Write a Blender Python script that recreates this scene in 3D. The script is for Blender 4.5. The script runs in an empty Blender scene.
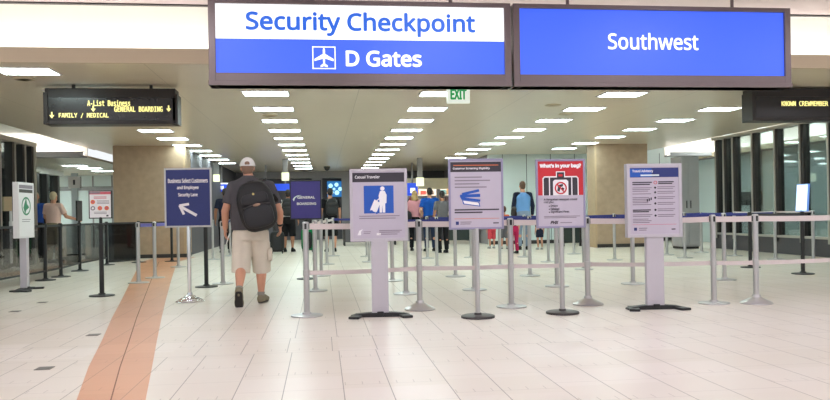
import bpy, bmesh, math, random
from mathutils import Vector, Matrix, noise
random.seed(7)
C = bpy.context.scene.collection
PI = math.pi

# ------------------------------------------------------------------ camera, world, exposure
FPX, CX, HY, CAMH = 760.0, 415.0, 213.7, 1.07
TH, RO = math.radians(6.98), 0.0165
FWD = Vector((math.sin(TH), math.cos(TH), 0))
R0 = Vector((math.cos(TH), -math.sin(TH), 0))
ZUP = Vector((0, 0, 1))
CR = R0 * math.cos(RO) - ZUP * math.sin(RO)
CU = ZUP * math.cos(RO) + R0 * math.sin(RO)
cam_data = bpy.data.cameras.new('camera')
cam = bpy.data.objects.new('camera', cam_data)
C.objects.link(cam)
cam.matrix_world = Matrix(((CR.x, CU.x, -FWD.x, 0), (CR.y, CU.y, -FWD.y, 0), (CR.z, CU.z, -FWD.z, CAMH), (0, 0, 0, 1)))
cam_data.sensor_width = 36
cam_data.lens = 36 * FPX / 830
cam_data.shift_y = (HY - 200) / 830
cam_data.clip_start = 0.05
bpy.context.scene.camera = cam

world = bpy.data.worlds.new('world')
bpy.context.scene.world = world
world.use_nodes = True
world.node_tree.nodes['Background'].inputs[0].default_value = (0.93, 0.97, 1.0, 1)
world.node_tree.nodes['Background'].inputs[1].default_value = 1.0      # added ambient fill, let in where the hall is left open behind the camera

vs = bpy.context.scene.view_settings
vs.view_transform = 'Standard'
vs.look = 'None'
vs.exposure = 0.0
vs.gamma = 1.0
bpy.context.scene.cycles.use_denoising = True
bpy.context.scene.cycles.max_bounces = 8
bpy.context.scene.cycles.transparent_max_bounces = 24
bpy.context.scene.cycles.sample_clamp_indirect = 6

PANEL = 18.0          # strength of the ceiling light panels
COVE = 7.0            # strength of the light strips in the coves
NEAR = 8.0            # strength of the light panels over the near hall


def ray(px, py):
    return FWD + CR * ((px - CX) / FPX) + CU * ((HY - py) / FPX)


def at_z(px, py, z=0.0):
    d = ray(px, py)
    return Vector((0, 0, CAMH)) + d * ((z - CAMH) / d.z)


def at_y(px, py, Y):
    d = ray(px, py)
    return Vector((0, 0, CAMH)) + d * (Y / d.y)


# ------------------------------------------------------------------ materials
def lin(c):
    def f(v):
        v /= 255.0
        return v / 12.92 if v <= 0.04045 else ((v + 0.055) / 1.055) ** 2.4
    return (f(c[0]), f(c[1]), f(c[2]), 1)


class NT:
    def __init__(s, m):
        s.t = m.node_tree
        s.n = s.t.nodes
        s.l = s.t.links

    def new(s, t, **k):
        x = s.n.new(t)
        for a, b in k.items():
            setattr(x, a, b)
        return x

    def put(s, v, sock):
        if isinstance(v, (int, float, tuple)):
            sock.default_value = v
        else:
            s.l.new(v, sock)

    def m(s, op, a, b=0.0, c=None):
        x = s.new('ShaderNodeMath', operation=op)
        s.put(a, x.inputs[0])
        s.put(b, x.inputs[1])
        if c is not None:
            s.put(c, x.inputs[2])
        return x.outputs[0]

    def mix(s, f, a, b):
        x = s.new('ShaderNodeMix', data_type='RGBA')
        s.put(f, x.inputs[0])
        s.put(a, x.inputs[6])
        s.put(b, x.inputs[7])
        return x.outputs[2]


MATS = {}


def mat(name, rgb, rough=0.5, metal=0.0, var=0.08, scale=12.0, bump=0.0, spec=0.5, stretch=None):
    if name in MATS:
        return MATS[name]
    m = bpy.data.materials.new(name)
    m.use_nodes = True
    N = NT(m)
    b = N.n['Principled BSDF']
    b.inputs['Roughness'].default_value = rough
    b.inputs['Metallic'].default_value = metal
    b.inputs['Specular IOR Level'].default_value = spec
    tc = N.new('ShaderNodeTexCoord')
    src = tc.outputs['Object']
    if stretch:
        mp = N.new('ShaderNodeMapping')
        mp.inputs['Scale'].default_value = stretch
        N.l.new(src, mp.inputs[0])
        src = mp.outputs[0]
    nz = N.new('ShaderNodeTexNoise')
    nz.inputs['Scale'].default_value = scale
    nz.inputs['Detail'].default_value = 4
    N.l.new(src, nz.inputs['Vector'])
    c = lin(rgb)
    lo = tuple(max(0, v * (1 - var)) for v in c[:3]) + (1,)
    hi = tuple(min(1, v * (1 + var)) for v in c[:3]) + (1,)
    N.l.new(N.mix(nz.outputs[0], lo, hi), b.inputs['Base Color'])
    if bump:
        bp = N.new('ShaderNodeBump')
        bp.inputs['Strength'].default_value = bump
        bp.inputs['Distance'].default_value = 0.02
        N.l.new(nz.outputs[0], bp.inputs['Height'])
        N.l.new(bp.outputs[0], b.inputs['Normal'])
    MATS[name] = m
    return m


def emit(name, rgb, strength=1.0, rough=0.4):
    if name in MATS:
        return MATS[name]
    m = bpy.data.materials.new(name)
    m.use_nodes = True
    b = m.node_tree.nodes['Principled BSDF']
    b.inputs['Base Color'].default_value = tuple(v * 0.5 for v in lin(rgb)[:3]) + (1,)
    b.inputs['Roughness'].default_value = rough
    b.inputs['Emission Color'].default_value = lin(rgb)
    b.inputs['Emission Strength'].default_value = strength
    MATS[name] = m
    return m


def glass(name, tint, gloss=0.12, rough=0.03):
    m = bpy.data.materials.new(name)
    m.use_nodes = True
    N = NT(m)
    N.n.remove(N.n['Principled BSDF'])
    t = N.new('ShaderNodeBsdfTransparent')
    t.inputs[0].default_value = tint + (1,)
    g = N.new('ShaderNodeBsdfGlossy')
    g.inputs['Roughness'].default_value = rough
    fr = N.new('ShaderNodeFresnel')
    fr.inputs[0].default_value = 1.45
    mx = N.new('ShaderNodeMixShader')
    N.l.new(N.m('MULTIPLY', fr.outputs[0], gloss * 6), mx.inputs[0])
    N.l.new(t.outputs[0], mx.inputs[1])
    N.l.new(g.outputs[0], mx.inputs[2])
    N.l.new(mx.outputs[0], N.n['Material Output'].inputs[0])
    MATS[name] = m
    return m


def floor_material(name, light, dark, joint, band=True):
    """large stone tiles laid in lanes of alternating width, crossed by a band of short tiles"""
    m = bpy.data.materials.new(name)
    m.use_nodes = True
    N = NT(m)
    b = N.n['Principled BSDF']
    geo = N.new('ShaderNodeNewGeometry')
    sx = N.new('ShaderNodeSeparateXYZ')
    N.l.new(geo.outputs['Position'], sx.inputs[0])
    X, Y = sx.outputs[0], sx.outputs[1]

    def line(v, period, off, w):
        a = N.m('FRACT', N.m('DIVIDE', N.m('ADD', v, -off + 300 * period), period))
        d = N.m('MINIMUM', a, N.m('SUBTRACT', 1.0, a))
        return N.m('LESS_THAN', d, w / period / 2)
    P = 0.655
    l1 = line(X, P, 0.115, 0.006)
    l2 = line(X, P, 0.115 + 0.29, 0.006)
    long_l = N.m('MAXIMUM', l1, l2)
    short_l = line(X, 0.355, 0.065, 0.006)
    inband = N.m('MULTIPLY', N.m('GREATER_THAN', Y, 6.02), N.m('LESS_THAN', Y, 6.72))
    if not band:
        inband = N.m('MULTIPLY', inband, 0.0)
    L = N.m('ADD', N.m('MULTIPLY', inband, short_l), N.m('MULTIPLY', N.m('SUBTRACT', 1.0, inband), long_l))
    e = N.m('MAXIMUM', line(Y, 400.0, 6.02, 0.008), line(Y, 400.0, 6.72, 0.008))
    L = N.m('MAXIMUM', L, N.m('MULTIPLY', e, 0.45))
    # fine cross joints and the short ticks on them
    lane = N.m('FLOOR', N.m('DIVIDE', N.m('ADD', X, 300 * P - 0.115), P))
    yo = N.m('ADD', Y, N.m('MULTIPLY', N.m('FRACT', N.m('MULTIPLY', lane, 0.37)), 0.9))
    cross = line(yo, 0.47, 0.1, 0.008)
    L = N.m('MAXIMUM', L, N.m('MULTIPLY', cross, 0.3))
    tick = N.m('MULTIPLY', line(X, P / 6, 0.02, 0.006), line(yo, 0.94, 0.14, 0.08))
    L = N.m('MAXIMUM', L, N.m('MULTIPLY', tick, 0.5))
    nz = N.new('ShaderNodeTexNoise')
    nz.inputs['Scale'].default_value = 1.3
    nz.inputs['Detail'].default_value = 6
    N.l.new(geo.outputs['Position'], nz.inputs['Vector'])
    wn = N.new('ShaderNodeTexWhiteNoise')
    wn.noise_dimensions = '2D'
    cb = N.new('ShaderNodeCombineXYZ')
    N.l.new(lane, cb.inputs[0])
    N.l.new(N.m('FLOOR', N.m('DIVIDE', yo, 0.47)), cb.inputs[1])
    N.l.new(cb.outputs[0], wn.inputs['Vector'])
    f = N.m('ADD', N.m('MULTIPLY', nz.outputs[0], 0.4), N.m('MULTIPLY', wn.outputs[0], 0.6))
    col = N.mix(f, lin(dark), lin(light))
    col = N.mix(N.m('MULTIPLY', L, 0.75), col, lin(joint))
    N.l.new(col, b.inputs['Base Color'])
    r = N.m('ADD', 0.3, N.m('MULTIPLY', nz.outputs[0], 0.04))
    N.l.new(r, b.inputs['Roughness'])
    b.inputs['Specular IOR Level'].default_value = 0.35
    MATS[name] = m
    return m


def ceiling_material():
    m = bpy.data.materials.new('ceiling_metal_panels')
    m.use_nodes = True
    N = NT(m)
    b = N.n['Principled BSDF']
    geo = N.new('ShaderNodeNewGeometry')
    sx = N.new('ShaderNodeSeparateXYZ')
    N.l.new(geo.outputs['Position'], sx.inputs[0])

    def line(v, period, off, w):
        a = N.m('FRACT', N.m('DIVIDE', N.m('ADD', v, -off + 300 * period), period))
        d = N.m('MINIMUM', a, N.m('SUBTRACT', 1.0, a))
        return N.m('LESS_THAN', d, w / period / 2)
    L = N.m('MAXIMUM', line(sx.outputs[0], 2.78, 0.6, 0.012), N.m('MULTIPLY', line(sx.outputs[1], 0.4375, 0.1, 0.006), 0.35))
    nz = N.new('ShaderNodeTexNoise')
    nz.inputs['Scale'].default_value = 0.8
    N.l.new(geo.outputs['Position'], nz.inputs['Vector'])
    col = N.mix(nz.outputs[0], lin((214, 200, 180)), lin((222, 208, 188)))
    col = N.mix(N.m('MULTIPLY', L, 0.5), col, lin((150, 136, 116)))
    N.l.new(col, b.inputs['Base Color'])
    b.inputs['Roughness'].default_value = 0.28
    b.inputs['Metallic'].default_value = 0.0
    b.inputs['Specular IOR Level'].default_value = 0.6
    return m


# lettering faces that come with Blender itself
def face(*names):
    import os
    for n in names:
        p = os.path.join(bpy.utils.system_resource('DATAFILES') or '', 'fonts', n)
        try:
            if os.path.exists(p):
                return bpy.data.fonts.load(p)
        except Exception:
            pass
    return None


SANS = face('NotoSansHebrew-Regular.woff2')
MONO = face('DejaVuSansMono.woff2')


# ------------------------------------------------------------------ mesh builder
class MB:
    def __init__(s):
        s.v, s.f, s.mi, s.mats = [], [], [], []
        s.M = Matrix.Identity(4)

    def mat(s, m):
        if m not in s.mats:
            s.mats.append(m)
        return s.mats.index(m)

    def add(s, vs_, fs, m):
        o = len(s.v)
        s.v += [s.M @ Vector(p) for p in vs_]
        i = s.mat(m)
        for f in fs:
            s.f.append([a + o for a in f])
            s.mi.append(i)
        return s

    def box(s, x0, x1, y0, y1, z0, z1, m):
        vs_ = [(x, y, z) for x in (x0, x1) for y in (y0, y1) for z in (z0, z1)]
        return s.add(vs_, [(0, 1, 3, 2), (4, 6, 7, 5), (0, 4, 5, 1), (2, 3, 7, 6), (0, 2, 6, 4), (1, 5, 7, 3)], m)

    def lathe(s, prof, m, n=24, c=(0, 0)):
        """prof: (r, z) from bottom to top"""
        vs_, fs = [], []
        for r, z in prof:
            for k in range(n):
                a = 2 * PI * k / n
                vs_.append((c[0] + r * math.cos(a), c[1] + r * math.sin(a), z))
        for j in range(len(prof) - 1):
            for k in range(n):
                k2 = (k + 1) % n
                fs.append((j * n + k, j * n + k2, (j + 1) * n + k2, (j + 1) * n + k))
        fs.append(tuple(range(n - 1, -1, -1)))
        fs.append(tuple((len(prof) - 1) * n + k for k in range(n)))
        return s.add(vs_, fs, m)

    def tube(s, pts, rad, m, n=10):
        pts = [Vector(p) for p in pts]
        if not isinstance(rad, (list, tuple)):
            rad = [rad] * len(pts)
        vs_, fs = [], []
        for i, p in enumerate(pts):
            d = (pts[min(i + 1, len(pts) - 1)] - pts[max(i - 1, 0)]).normalized()
            a = d.cross(Vector((0, 0, 1)) if abs(d.z) < 0.9 else Vector((1, 0, 0))).normalized()
            b = d.cross(a)
            for k in range(n):
                t = 2 * PI * k / n
                vs_.append(p + (a * math.cos(t) + b * math.sin(t)) * rad[i])
        for j in range(len(pts) - 1):
            for k in range(n):
                k2 = (k + 1) % n
                fs.append((j * n + k, (j + 1) * n + k, (j + 1) * n + k2, j * n + k2))
        fs.append(tuple(range(n)))
        fs.append(tuple((len(pts) - 1) * n + k for k in range(n - 1, -1, -1)))
        return s.add(vs_, fs, m)

    def capsule(s, p0, r0, p1, r1, m, n=12):
        p0, p1 = Vector(p0), Vector(p1)
        d = (p1 - p0)
        if d.length < 1e-5:
            d = Vector((0, 0, 1e-4))
        dn = d.normalized()
        pts, rad = [], []
        for t in (-0.98, -0.8, -0.5, 0):
            pts.append(p0 + dn * (r0 * t))
            rad.append(r0 * math.sqrt(1 - t * t))
        for t in (0, 0.5, 0.8, 0.98):
            pts.append(p1 + dn * (r1 * t))
            rad.append(r1 * math.sqrt(1 - t * t))
        return s.tube(pts, rad, m, n)

    def ellipsoid(s, c, r, m, n=16, k=10, e=1.0, rot=None):
        """e < 1 gives a rounded box"""
        def pw(v):
            return math.copysign(abs(v) ** e, v)
        vs_, fs = [], []
        c = Vector(c)
        for j in range(1, k):
            ph = -PI / 2 + PI * j / k
            for i in range(n):
                a = 2 * PI * i / n
                p = Vector((r[0] * pw(math.cos(ph)) * pw(math.cos(a)), r[1] * pw(math.cos(ph)) * pw(math.sin(a)), r[2] * pw(math.sin(ph))))
                vs_.append(c + (rot @ p if rot else p))
        lo, hi = Vector((0, 0, -r[2])), Vector((0, 0, r[2]))
        vs_ += [c + (rot @ lo if rot else lo), c + (rot @ hi if rot else hi)]
        for j in range(k - 2):
            for i in range(n):
                i2 = (i + 1) % n
                fs.append((j * n + i, j * n + i2, (j + 1) * n + i2, (j + 1) * n + i))
        a, b = len(vs_) - 2, len(vs_) - 1
        for i in range(n):
            i2 = (i + 1) % n
            fs.append((a, i2, i))
            fs.append((b, (k - 2) * n + i, (k - 2) * n + i2))
        return s.add(vs_, fs, m)

    def loft(s, secs, m, n=20):
        """secs: (centre, rx, ry) horizontal ellipses from bottom to top"""
        vs_, fs = [], []
        for c, rx, ry in secs:
            for k in range(n):
                a = 2 * PI * k / n
                vs_.append((c[0] + rx * math.cos(a), c[1] + ry * math.sin(a), c[2]))
        for j in range(len(secs) - 1):
            for k in range(n):
                k2 = (k + 1) % n
                fs.append((j * n + k, j * n + k2, (j + 1) * n + k2, (j + 1) * n + k))
        fs.append(tuple(range(n - 1, -1, -1)))
        fs.append(tuple((len(secs) - 1) * n + k for k in range(n)))
        return s.add(vs_, fs, m)

    def poly(s, pts, y, t, m):
        """flat figure in the x-z plane facing -y, front at y, thickness t"""
        n = len(pts)
        area = sum(pts[i][0] * pts[(i + 1) % n][1] - pts[(i + 1) % n][0] * pts[i][1] for i in range(n))
        if area < 0:
            pts = pts[::-1]
        vs_ = [(p[0], y, p[1]) for p in pts] + [(p[0], y + t, p[1]) for p in pts]
        fs = [tuple(range(n)), tuple(range(2 * n - 1, n - 1, -1))]
        fs += [(i, i + n, (i + 1) % n + n, (i + 1) % n) for i in range(n)]
        return s.add(vs_, fs, m)

    def rect(s, x0, x1, z0, z1, y, m, t=0.0015):
        return s.poly([(x0, z0), (x1, z0), (x1, z1), (x0, z1)], y, t, m)

    def disc(s, cx, cz, r, y, m, n=24, t=0.0015, rx=None):
        rx = rx or r
        return s.poly([(cx + rx * math.cos(2 * PI * k / n), cz + r * math.sin(2 * PI * k / n)) for k in range(n)], y, t, m)

    def ring(s, cx, cz, r, w, y, m, n=28, t=0.0015, rx=None):
        rx = rx or r
        for k in range(n):
            a, b = 2 * PI * k / n, 2 * PI * (k + 1) / n
            s.poly([(cx + (rx - w) * math.cos(a), cz + (r - w) * math.sin(a)), (cx + rx * math.cos(a), cz + r * math.sin(a)),
                    (cx + rx * math.cos(b), cz + r * math.sin(b)), (cx + (rx - w) * math.cos(b), cz + (r - w) * math.sin(b))], y, t, m)
        return s

    def stroke(s, p, q, w, y, m, t=0.0015):
        dx, dz = q[0] - p[0], q[1] - p[1]
        l = math.hypot(dx, dz)
        ax, az = -dz / l * w / 2, dx / l * w / 2
        return s.poly([(p[0] + ax, p[1] + az), (p[0] - ax, p[1] - az), (q[0] - ax, q[1] - az), (q[0] + ax, q[1] + az)], y, t, m)

    def text(s, txt, x0, x1, z0, z1, y, m, bold=0.0, shear=0.0, t=0.002, font=None):
        """lettering fitted to the box x0..x1, z0..z1 (z0 = lowest ink, z1 = highest ink), facing -y"""
        cu = bpy.data.curves.new('lettering', 'FONT')
        cu.body = txt
        cu.size = 1
        fo = font or SANS
        if fo:
            cu.font = fo
        cu.shear = shear
        cu.resolution_u = 3
        o = bpy.data.objects.new('lettering', cu)
        C.objects.link(o)
        dg = bpy.context.evaluated_depsgraph_get()
        me = o.evaluated_get(dg).to_mesh()
        vv = [v.co.copy() for v in me.vertices]
        ff = [tuple(p.vertices) for p in me.polygons]
        o.evaluated_get(dg).to_mesh_clear()
        bpy.data.objects.remove(o)
        bpy.data.curves.remove(cu)
        ax, bx = min(v.x for v in vv), max(v.x for v in vv)
        ay, by = min(v.y for v in vv), max(v.y for v in vv)
        e = bold * (z1 - z0)           # stroke weight: the glyphs are laid down several times, shifted by e
        sh = [(0, 0)] if not e else [(0, 0), (e, 0), (-e, 0), (0, e), (0, -e), (e * .7, e * .7), (-e * .7, e * .7), (e * .7, -e * .7), (-e * .7, -e * .7)]
        for i, (dx, dz) in enumerate(sh):
            vs_ = [(x0 + e + (v.x - ax) / (bx - ax) * (x1 - x0 - 2 * e) + dx, y - t - i * 0.00004, z0 + e + (v.y - ay) / (by - ay) * (z1 - z0 - 2 * e) + dz) for v in vv]
            s.add(vs_, ff, m)
        return s

    def build(s, name, parent=None, smooth=False, bevel=0.0, remesh=0.0, smooth_it=0, seg=2):
        me = bpy.data.meshes.new(name)
        me.from_pydata([tuple(p) for p in s.v], [], s.f)
        for m in s.mats:
            me.materials.append(m)
        me.polygons.foreach_set('material_index', s.mi)
        me.update()
        o = bpy.data.objects.new(name, me)
        C.objects.link(o)
        if remesh:
            md = o.modifiers.new('r', 'REMESH')
            md.mode = 'VOXEL'
            md.voxel_size = remesh
            if smooth_it:
                sm = o.modifiers.new('s', 'SMOOTH')
                sm.iterations = smooth_it
                sm.factor = 0.5
            dg = bpy.context.evaluated_depsgraph_get()
            nm = bpy.data.meshes.new_from_object(o.evaluated_get(dg))
            o.modifiers.clear()
            o.data = nm
            bpy.data.meshes.remove(me)
            nm.name = name
            if not nm.materials:
                for m in s.mats:
                    nm.materials.append(m)
            me = nm
            smooth = True
        if bevel:
            md = o.modifiers.new('b', 'BEVEL')
            md.width = bevel
            md.segments = seg
            md.limit_method = 'ANGLE'
            md.angle_limit = math.radians(40)
        if smooth:
            me.polygons.foreach_set('use_smooth', [True] * len(me.polygons))
            if not remesh:
                me.set_sharp_from_angle(angle=math.radians(38))
        if parent:
            o.parent = parent
        return o


def tag(o, label, cat, group=None, kind=None):
    o['label'] = label
    o['category'] = cat
    if group:
        o['group'] = group
    if kind:
        o['kind'] = kind
    return o


def thing(name, label, cat, loc=(0, 0, 0), rz=0.0, group=None):
    o = bpy.data.objects.new(name, None)
    C.objects.link(o)
    o.location = loc
    o.rotation_euler = (0, 0, rz)
    o.empty_display_size = 0.1
    return tag(o, label, cat, group)


def struct(name, mb, parent=None, **k):
    o = mb.build(name, parent, **k)
    if not parent:
        o['kind'] = 'structure'
    return o


def dup(root, loc, rz=0.0, label=None, group=None):
    r = root.copy()
    C.objects.link(r)
    r.location = loc
    r.rotation_euler = (0, 0, rz)
    if label:
        r['label'] = label
    if group:
        r['group'] = group
    for ch in list(root.children):
        c = ch.copy()
        C.objects.link(c)
        c.parent = r
        for g in list(ch.children):
            d = g.copy()
            C.objects.link(d)
            d.parent = c
    return r


# palette
silver = mat('brushed_steel', (190, 188, 188), 0.3, 0.72, 0.06, 40, stretch=(1, 1, 0.05))
chrome = mat('chrome', (225, 225, 228), 0.08, 1.0, 0.02)
black = mat('black_powder_coat', (30, 30, 32), 0.45, 0.0, 0.1)
darkgrey = mat('dark_grey_metal', (62, 58, 58), 0.4, 0.3, 0.1)
frame_brown = mat('bronze_sign_frame', (120, 107, 107), 0.35, 0.45, 0.06, 5)
white_pl = mat('white_plastic', (226, 222, 224), 0.4, 0, 0.03)
pale_frame = mat('pale_mauve_frame', (190, 184, 192), 0.35, 0.1, 0.04)
paper = mat('poster_paper', (188, 179, 194), 0.3, 0, 0.03)
ink = mat('dark_ink', (52, 46, 56), 0.4, 0, 0.05)
ink_mid = mat('grey_ink', (135, 124, 136), 0.4, 0, 0.05)
white_ink = mat('white_ink', (235, 232, 235), 0.4, 0, 0.02)
blue_ink = mat('blue_ink', (30, 84, 178), 0.35, 0, 0.06)
navy_ink = mat('navy_ink', (38, 48, 112), 0.3, 0, 0.05)
red_ink = mat('red_ink', (198, 38, 50), 0.35, 0, 0.05)
green_ink = mat('green_ink', (20, 122, 84), 0.4, 0, 0.05)
orange_ink = mat('orange_ink', (226, 118, 62), 0.4, 0, 0.08)
pink_ink = mat('pink_ink', (208, 96, 112), 0.4, 0, 0.05)
stone = mat('brown_stone_cladding', (178, 154, 130), 0.5, 0, 0.2, 6, 0.1)
stone_lit = mat('stone_lit_side', (190, 164, 134), 0.5, 0, 0.1, 9)
teal_wall = mat('pale_teal_panel', (218, 232, 232), 0.35, 0, 0.03, 2)
grey_wall = mat('mid_grey_paint', (148, 144, 146), 0.6, 0, 0.06, 2)
dim_wall = mat('dark_grey_paint', (94, 91, 97), 0.6, 0, 0.1, 2)
pink_ceiling = mat('painted_upper_soffit', (212, 196, 194), 0.6, 0, 0.03, 2)
tan_paint = mat('tan_painted_fascia', (204, 188, 162), 0.45, 0, 0.04, 2)
white_cove = mat('white_cove_paint', (240, 238, 232), 0.7, 0, 0.02, 2)
lamp = emit('lit_ceiling_panel', (232, 255, 252), PANEL)
lamp_near = emit('lit_near_panel', (246, 246, 255), NEAR)
lamp_cove = emit('lit_cove_strip', (255, 250, 244), COVE)
belt_grey = mat('light_grey_belt', (214, 200, 198), 0.55, 0, 0.05, 60)
belt_blue = mat('blue_belt', (48, 54, 128), 0.6, 0, 0.08, 60)
belt_violet = mat('violet_belt', (98, 92, 170), 0.6, 0, 0.08, 60)
belt_black = mat('black_belt', (36, 36, 42), 0.6, 0, 0.08, 60)
clear = glass('clear_glazing', (0.82, 0.88, 0.88), 0.12)
smoked = glass('smoked_acrylic', (0.74, 0.73, 0.73), 0.1)
smoked_dark = glass('dark_smoked_acrylic', (0.24, 0.24, 0.26), 0.1)

# ------------------------------------------------------------------ the setting
ZC = 3.0            # ceiling of the far hall
ZN = 3.66           # ceiling of the near hall
f = MB()
f.box(-16, 22, -8, 40, -0.12, 0, floor_material('stone_floor_tiles', (226, 217, 207), (214, 204, 189), (112, 98, 86)))
struct('floor', f)

# terracotta strip laid in the floor, bending left towards the column
terra = floor_material('terracotta_tiles', (214, 158, 122), (200, 140, 104), (150, 98, 70), False)
left_e = [(70, 422), (76.7, 400), (88.6, 367), (101.3, 342), (112, 318), (121.5, 300), (131, 281), (141, 262)]
right_e = [(143, 422), (145.6, 400), (151.9, 368), (157, 340), (161.5, 318), (165.8, 300), (171, 281), (177, 262)]
t = MB()
pl = [at_z(*p) for p in left_e]
pr = [at_z(*p) for p in right_e]
pl.append(Vector((pl[-1].x, 20.95, 0)))
pr.append(Vector((pr[-1].x + 0.1, 20.95, 0)))
vs_, fs = [], []
for a, b in zip(pl, pr):
    vs_ += [(a.x, a.y, 0.003), (b.x, b.y, 0.003), (a.x, a.y, -0.01), (b.x, b.y, -0.01)]
for i in range(len(pl) - 1):
    o = i * 4
    fs += [(o, o + 1, o + 5, o + 4), (o, o + 4, o + 6, o + 2), (o + 1, o + 3, o + 7, o + 5)]
t.add(vs_, fs, terra)
mid = mat('terracotta_joint', (128, 84, 62), 0.6)
for i in range(len(pl) - 1):
    a, b = pl[i].lerp(pr[i], 0.5), pl[i + 1].lerp(pr[i + 1], 0.5)
    t.add([(a.x - .004, a.y, .0045), (a.x + .004, a.y, .0045), (b.x + .004, b.y, .0045), (b.x - .004, b.y, .0045)], [(0, 1, 2, 3)], mid)
struct('trim_1', t)

c_m = ceiling_material()
c = MB()
c.box(-6.25, 10.55, 9.72, 40, ZC, ZC + 0.1, c_m)
struct('ceiling', c)
# near hall ceiling with its light panels
c = MB()
c.box(-16, 22, -8, 9.5, ZN, ZN + 0.1, pink_ceiling)
struct('ceiling_near', c)
c = MB()       # dark rail standing in for the shadow line between near ceiling and bulkhead
c.box(-16, 22, 9.5, 9.56, ZN - 0.015, ZN + 0.2, darkgrey)
struct('trim_shadow_line', c)
# bulkhead: lip, trough, white back of the cove
c = MB()
c.box(-16, 22, 9.7, 9.74, ZC - 0.02, 3.165, tan_paint)
c.box(-16, 22, 9.74, 10.06, ZC + 0.1, ZC + 0.14, white_cove)
c.box(-16, 22, 10.06, 10.1, ZC + 0.1, 3.95, white_cove)
c.box(-16, 22, 9.56, 10.1, ZN + 0.16, ZN + 0.2, white_cove)
bulk = struct('wall_bulkhead', c)

# columns
cl0, cl1 = at_y(113.5, 200, 21.0).x, at_y(185.5, 200, 21.0).x
cr0, cr1 = at_y(597, 200, 21.2).x, at_y(648, 200, 21.2).x
for nm, x0, x1, y0, y1, edge in (('column_left', cl0, cl1, 21.0, 21.85, 'r'), ('column_right', cr0, cr1, 21.2, 21.85, 'l')):
    c = MB()
    c.box(x0, x1, y0, y1, 0, ZC, stone)
    xe = x1 if edge == 'r' else x0
    c.box(xe - 0.05, xe + 0.004, y0 - 0.004, y1, 0, ZC, stone_lit)  # side face coloured lighter to imitate the light falling on it
    c.box(x0 - 0.01, x1 + 0.01, y0 - 0.012, y1, 0, 0.1, darkgrey)
    struct(nm, c)

# right glazed wall
GXR, GXL = 10.6, -6.9
w = MB()
g = MB()
frame_lt = mat('pale_aluminium_frame', (190, 184, 176), 0.4, 0.3, 0.05)
mull = mat('dark_bronze_mullion', (52, 46, 44), 0.4, 0.3, 0.08)
ys = [19.35, 18.95, 18.5, 17.6, 16.65, 15.7, 14.75, 13.8, 12.85, 11.9, 10.95, 10.0]
for y in ys:
    w.box(GXR, GXR + 0.15, y - 0.05, y + 0.05, 0.28, ZC - 0.06, mull)
    w.box(GXR - 0.02, GXR + 0.04, y + 0.05, y + 0.1, 0.28, ZC - 0.06, frame_lt)
w.box(GXR - 0.03, GXR + 0.18, 9.9, 19.6, ZC - 0.08, ZC - 0.0, frame_lt)
w.box(GXR - 0.05, GXR + 0.16, 9.9, 19.6, 0.38, 0.43, frame_lt)
w.box(GXR, GXR + 0.16, 9.9, 19.6, 0.0, 0.38, mat('grey_kick_panel', (84, 82, 86), 0.35, 0.2))
win = struct('window_1', w)
g.box(GXR + 0.07, GXR + 0.08, 9.95, 19.5, 0.43, ZC - 0.08, clear)
struct('pane', g, win)
# what lies behind the right glazing: pale wall with a longitudinal light cove above
c = MB()
c.box(12.3, 12.5, 9.75, 24.6, 0, 3.4, teal_wall)
c.box(10.95, 12.4, 9.75, 24.6, 3.3, 3.4, white_cove)
for y in (11, 13.1, 15.0, 16.4, 18, 20):
    c.box(12.28, 12.31, y, y + 0.03, 0, 2.7, mat('panel_joint_grey', (120, 136, 140), 0.5))
c.box(12.27, 12.3, 9.75, 24.6, 2.74, 3.3, white_cove)
struct('wall_right', c)
c = MB()
c.box(11.9, 12.3, 10.0, 24.4, 2.66, 2.72, grey_wall)
c.box(11.88, 11.92, 10.0, 24.4, 2.66, 2.8, tan_paint)
struct('trim_3', c)
c = MB()
c.box(11.98, 12.24, 10.1, 24.0, 2.72, 2.76, lamp_cove)
tag(c.build('cove_light'), 'long light strip glowing in the cove behind the right glass wall', 'light strip')
# ---
c = MB()
tx = at_y(489, 200, 24.8).x
c.box(tx, 14, 24.8, 25.0, 0, 3.4, teal_wall)
for px in (503, 527, 551, 575, 660, 690):
    xx = at_y(px, 200, 24.8).x
    c.box(xx - 0.012, xx + 0.012, 24.79, 24.81, 0.1, 3.0, MATS['panel_joint_grey'])
c.box(tx, 14, 24.77, 24.8, 0, 0.12, darkgrey)
struct('wall_back_right', c)
c = MB()
c.box(tx, tx + 0.2, 25.0, 34, 0, 3.0, grey_wall)
struct('wall_side_far', c)
# cross bulkhead with a light cove, right bay
c = MB()
c.box(10.55, 12.3, 22.0, 22.04, 2.7, 2.82, grey_wall)
c.box(10.55, 12.3, 22.04, 22.4, 2.7, 2.74, grey_wall)
c.box(10.55, 12.3, 22.4, 22.44, 2.7, 3.4, white_cove)
c.box(10.5, 10.55, 19.6, 24.8, ZC, 3.4, white_cove)
struct('wall_cove_right', c)
c = MB()
c.box(10.62, 11.85, 22.1, 22.34, 2.745, 2.78, lamp_cove)
tag(c.build('cove_light'), 'short light strip in the cross cove beside the right stone column', 'light strip')

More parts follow.
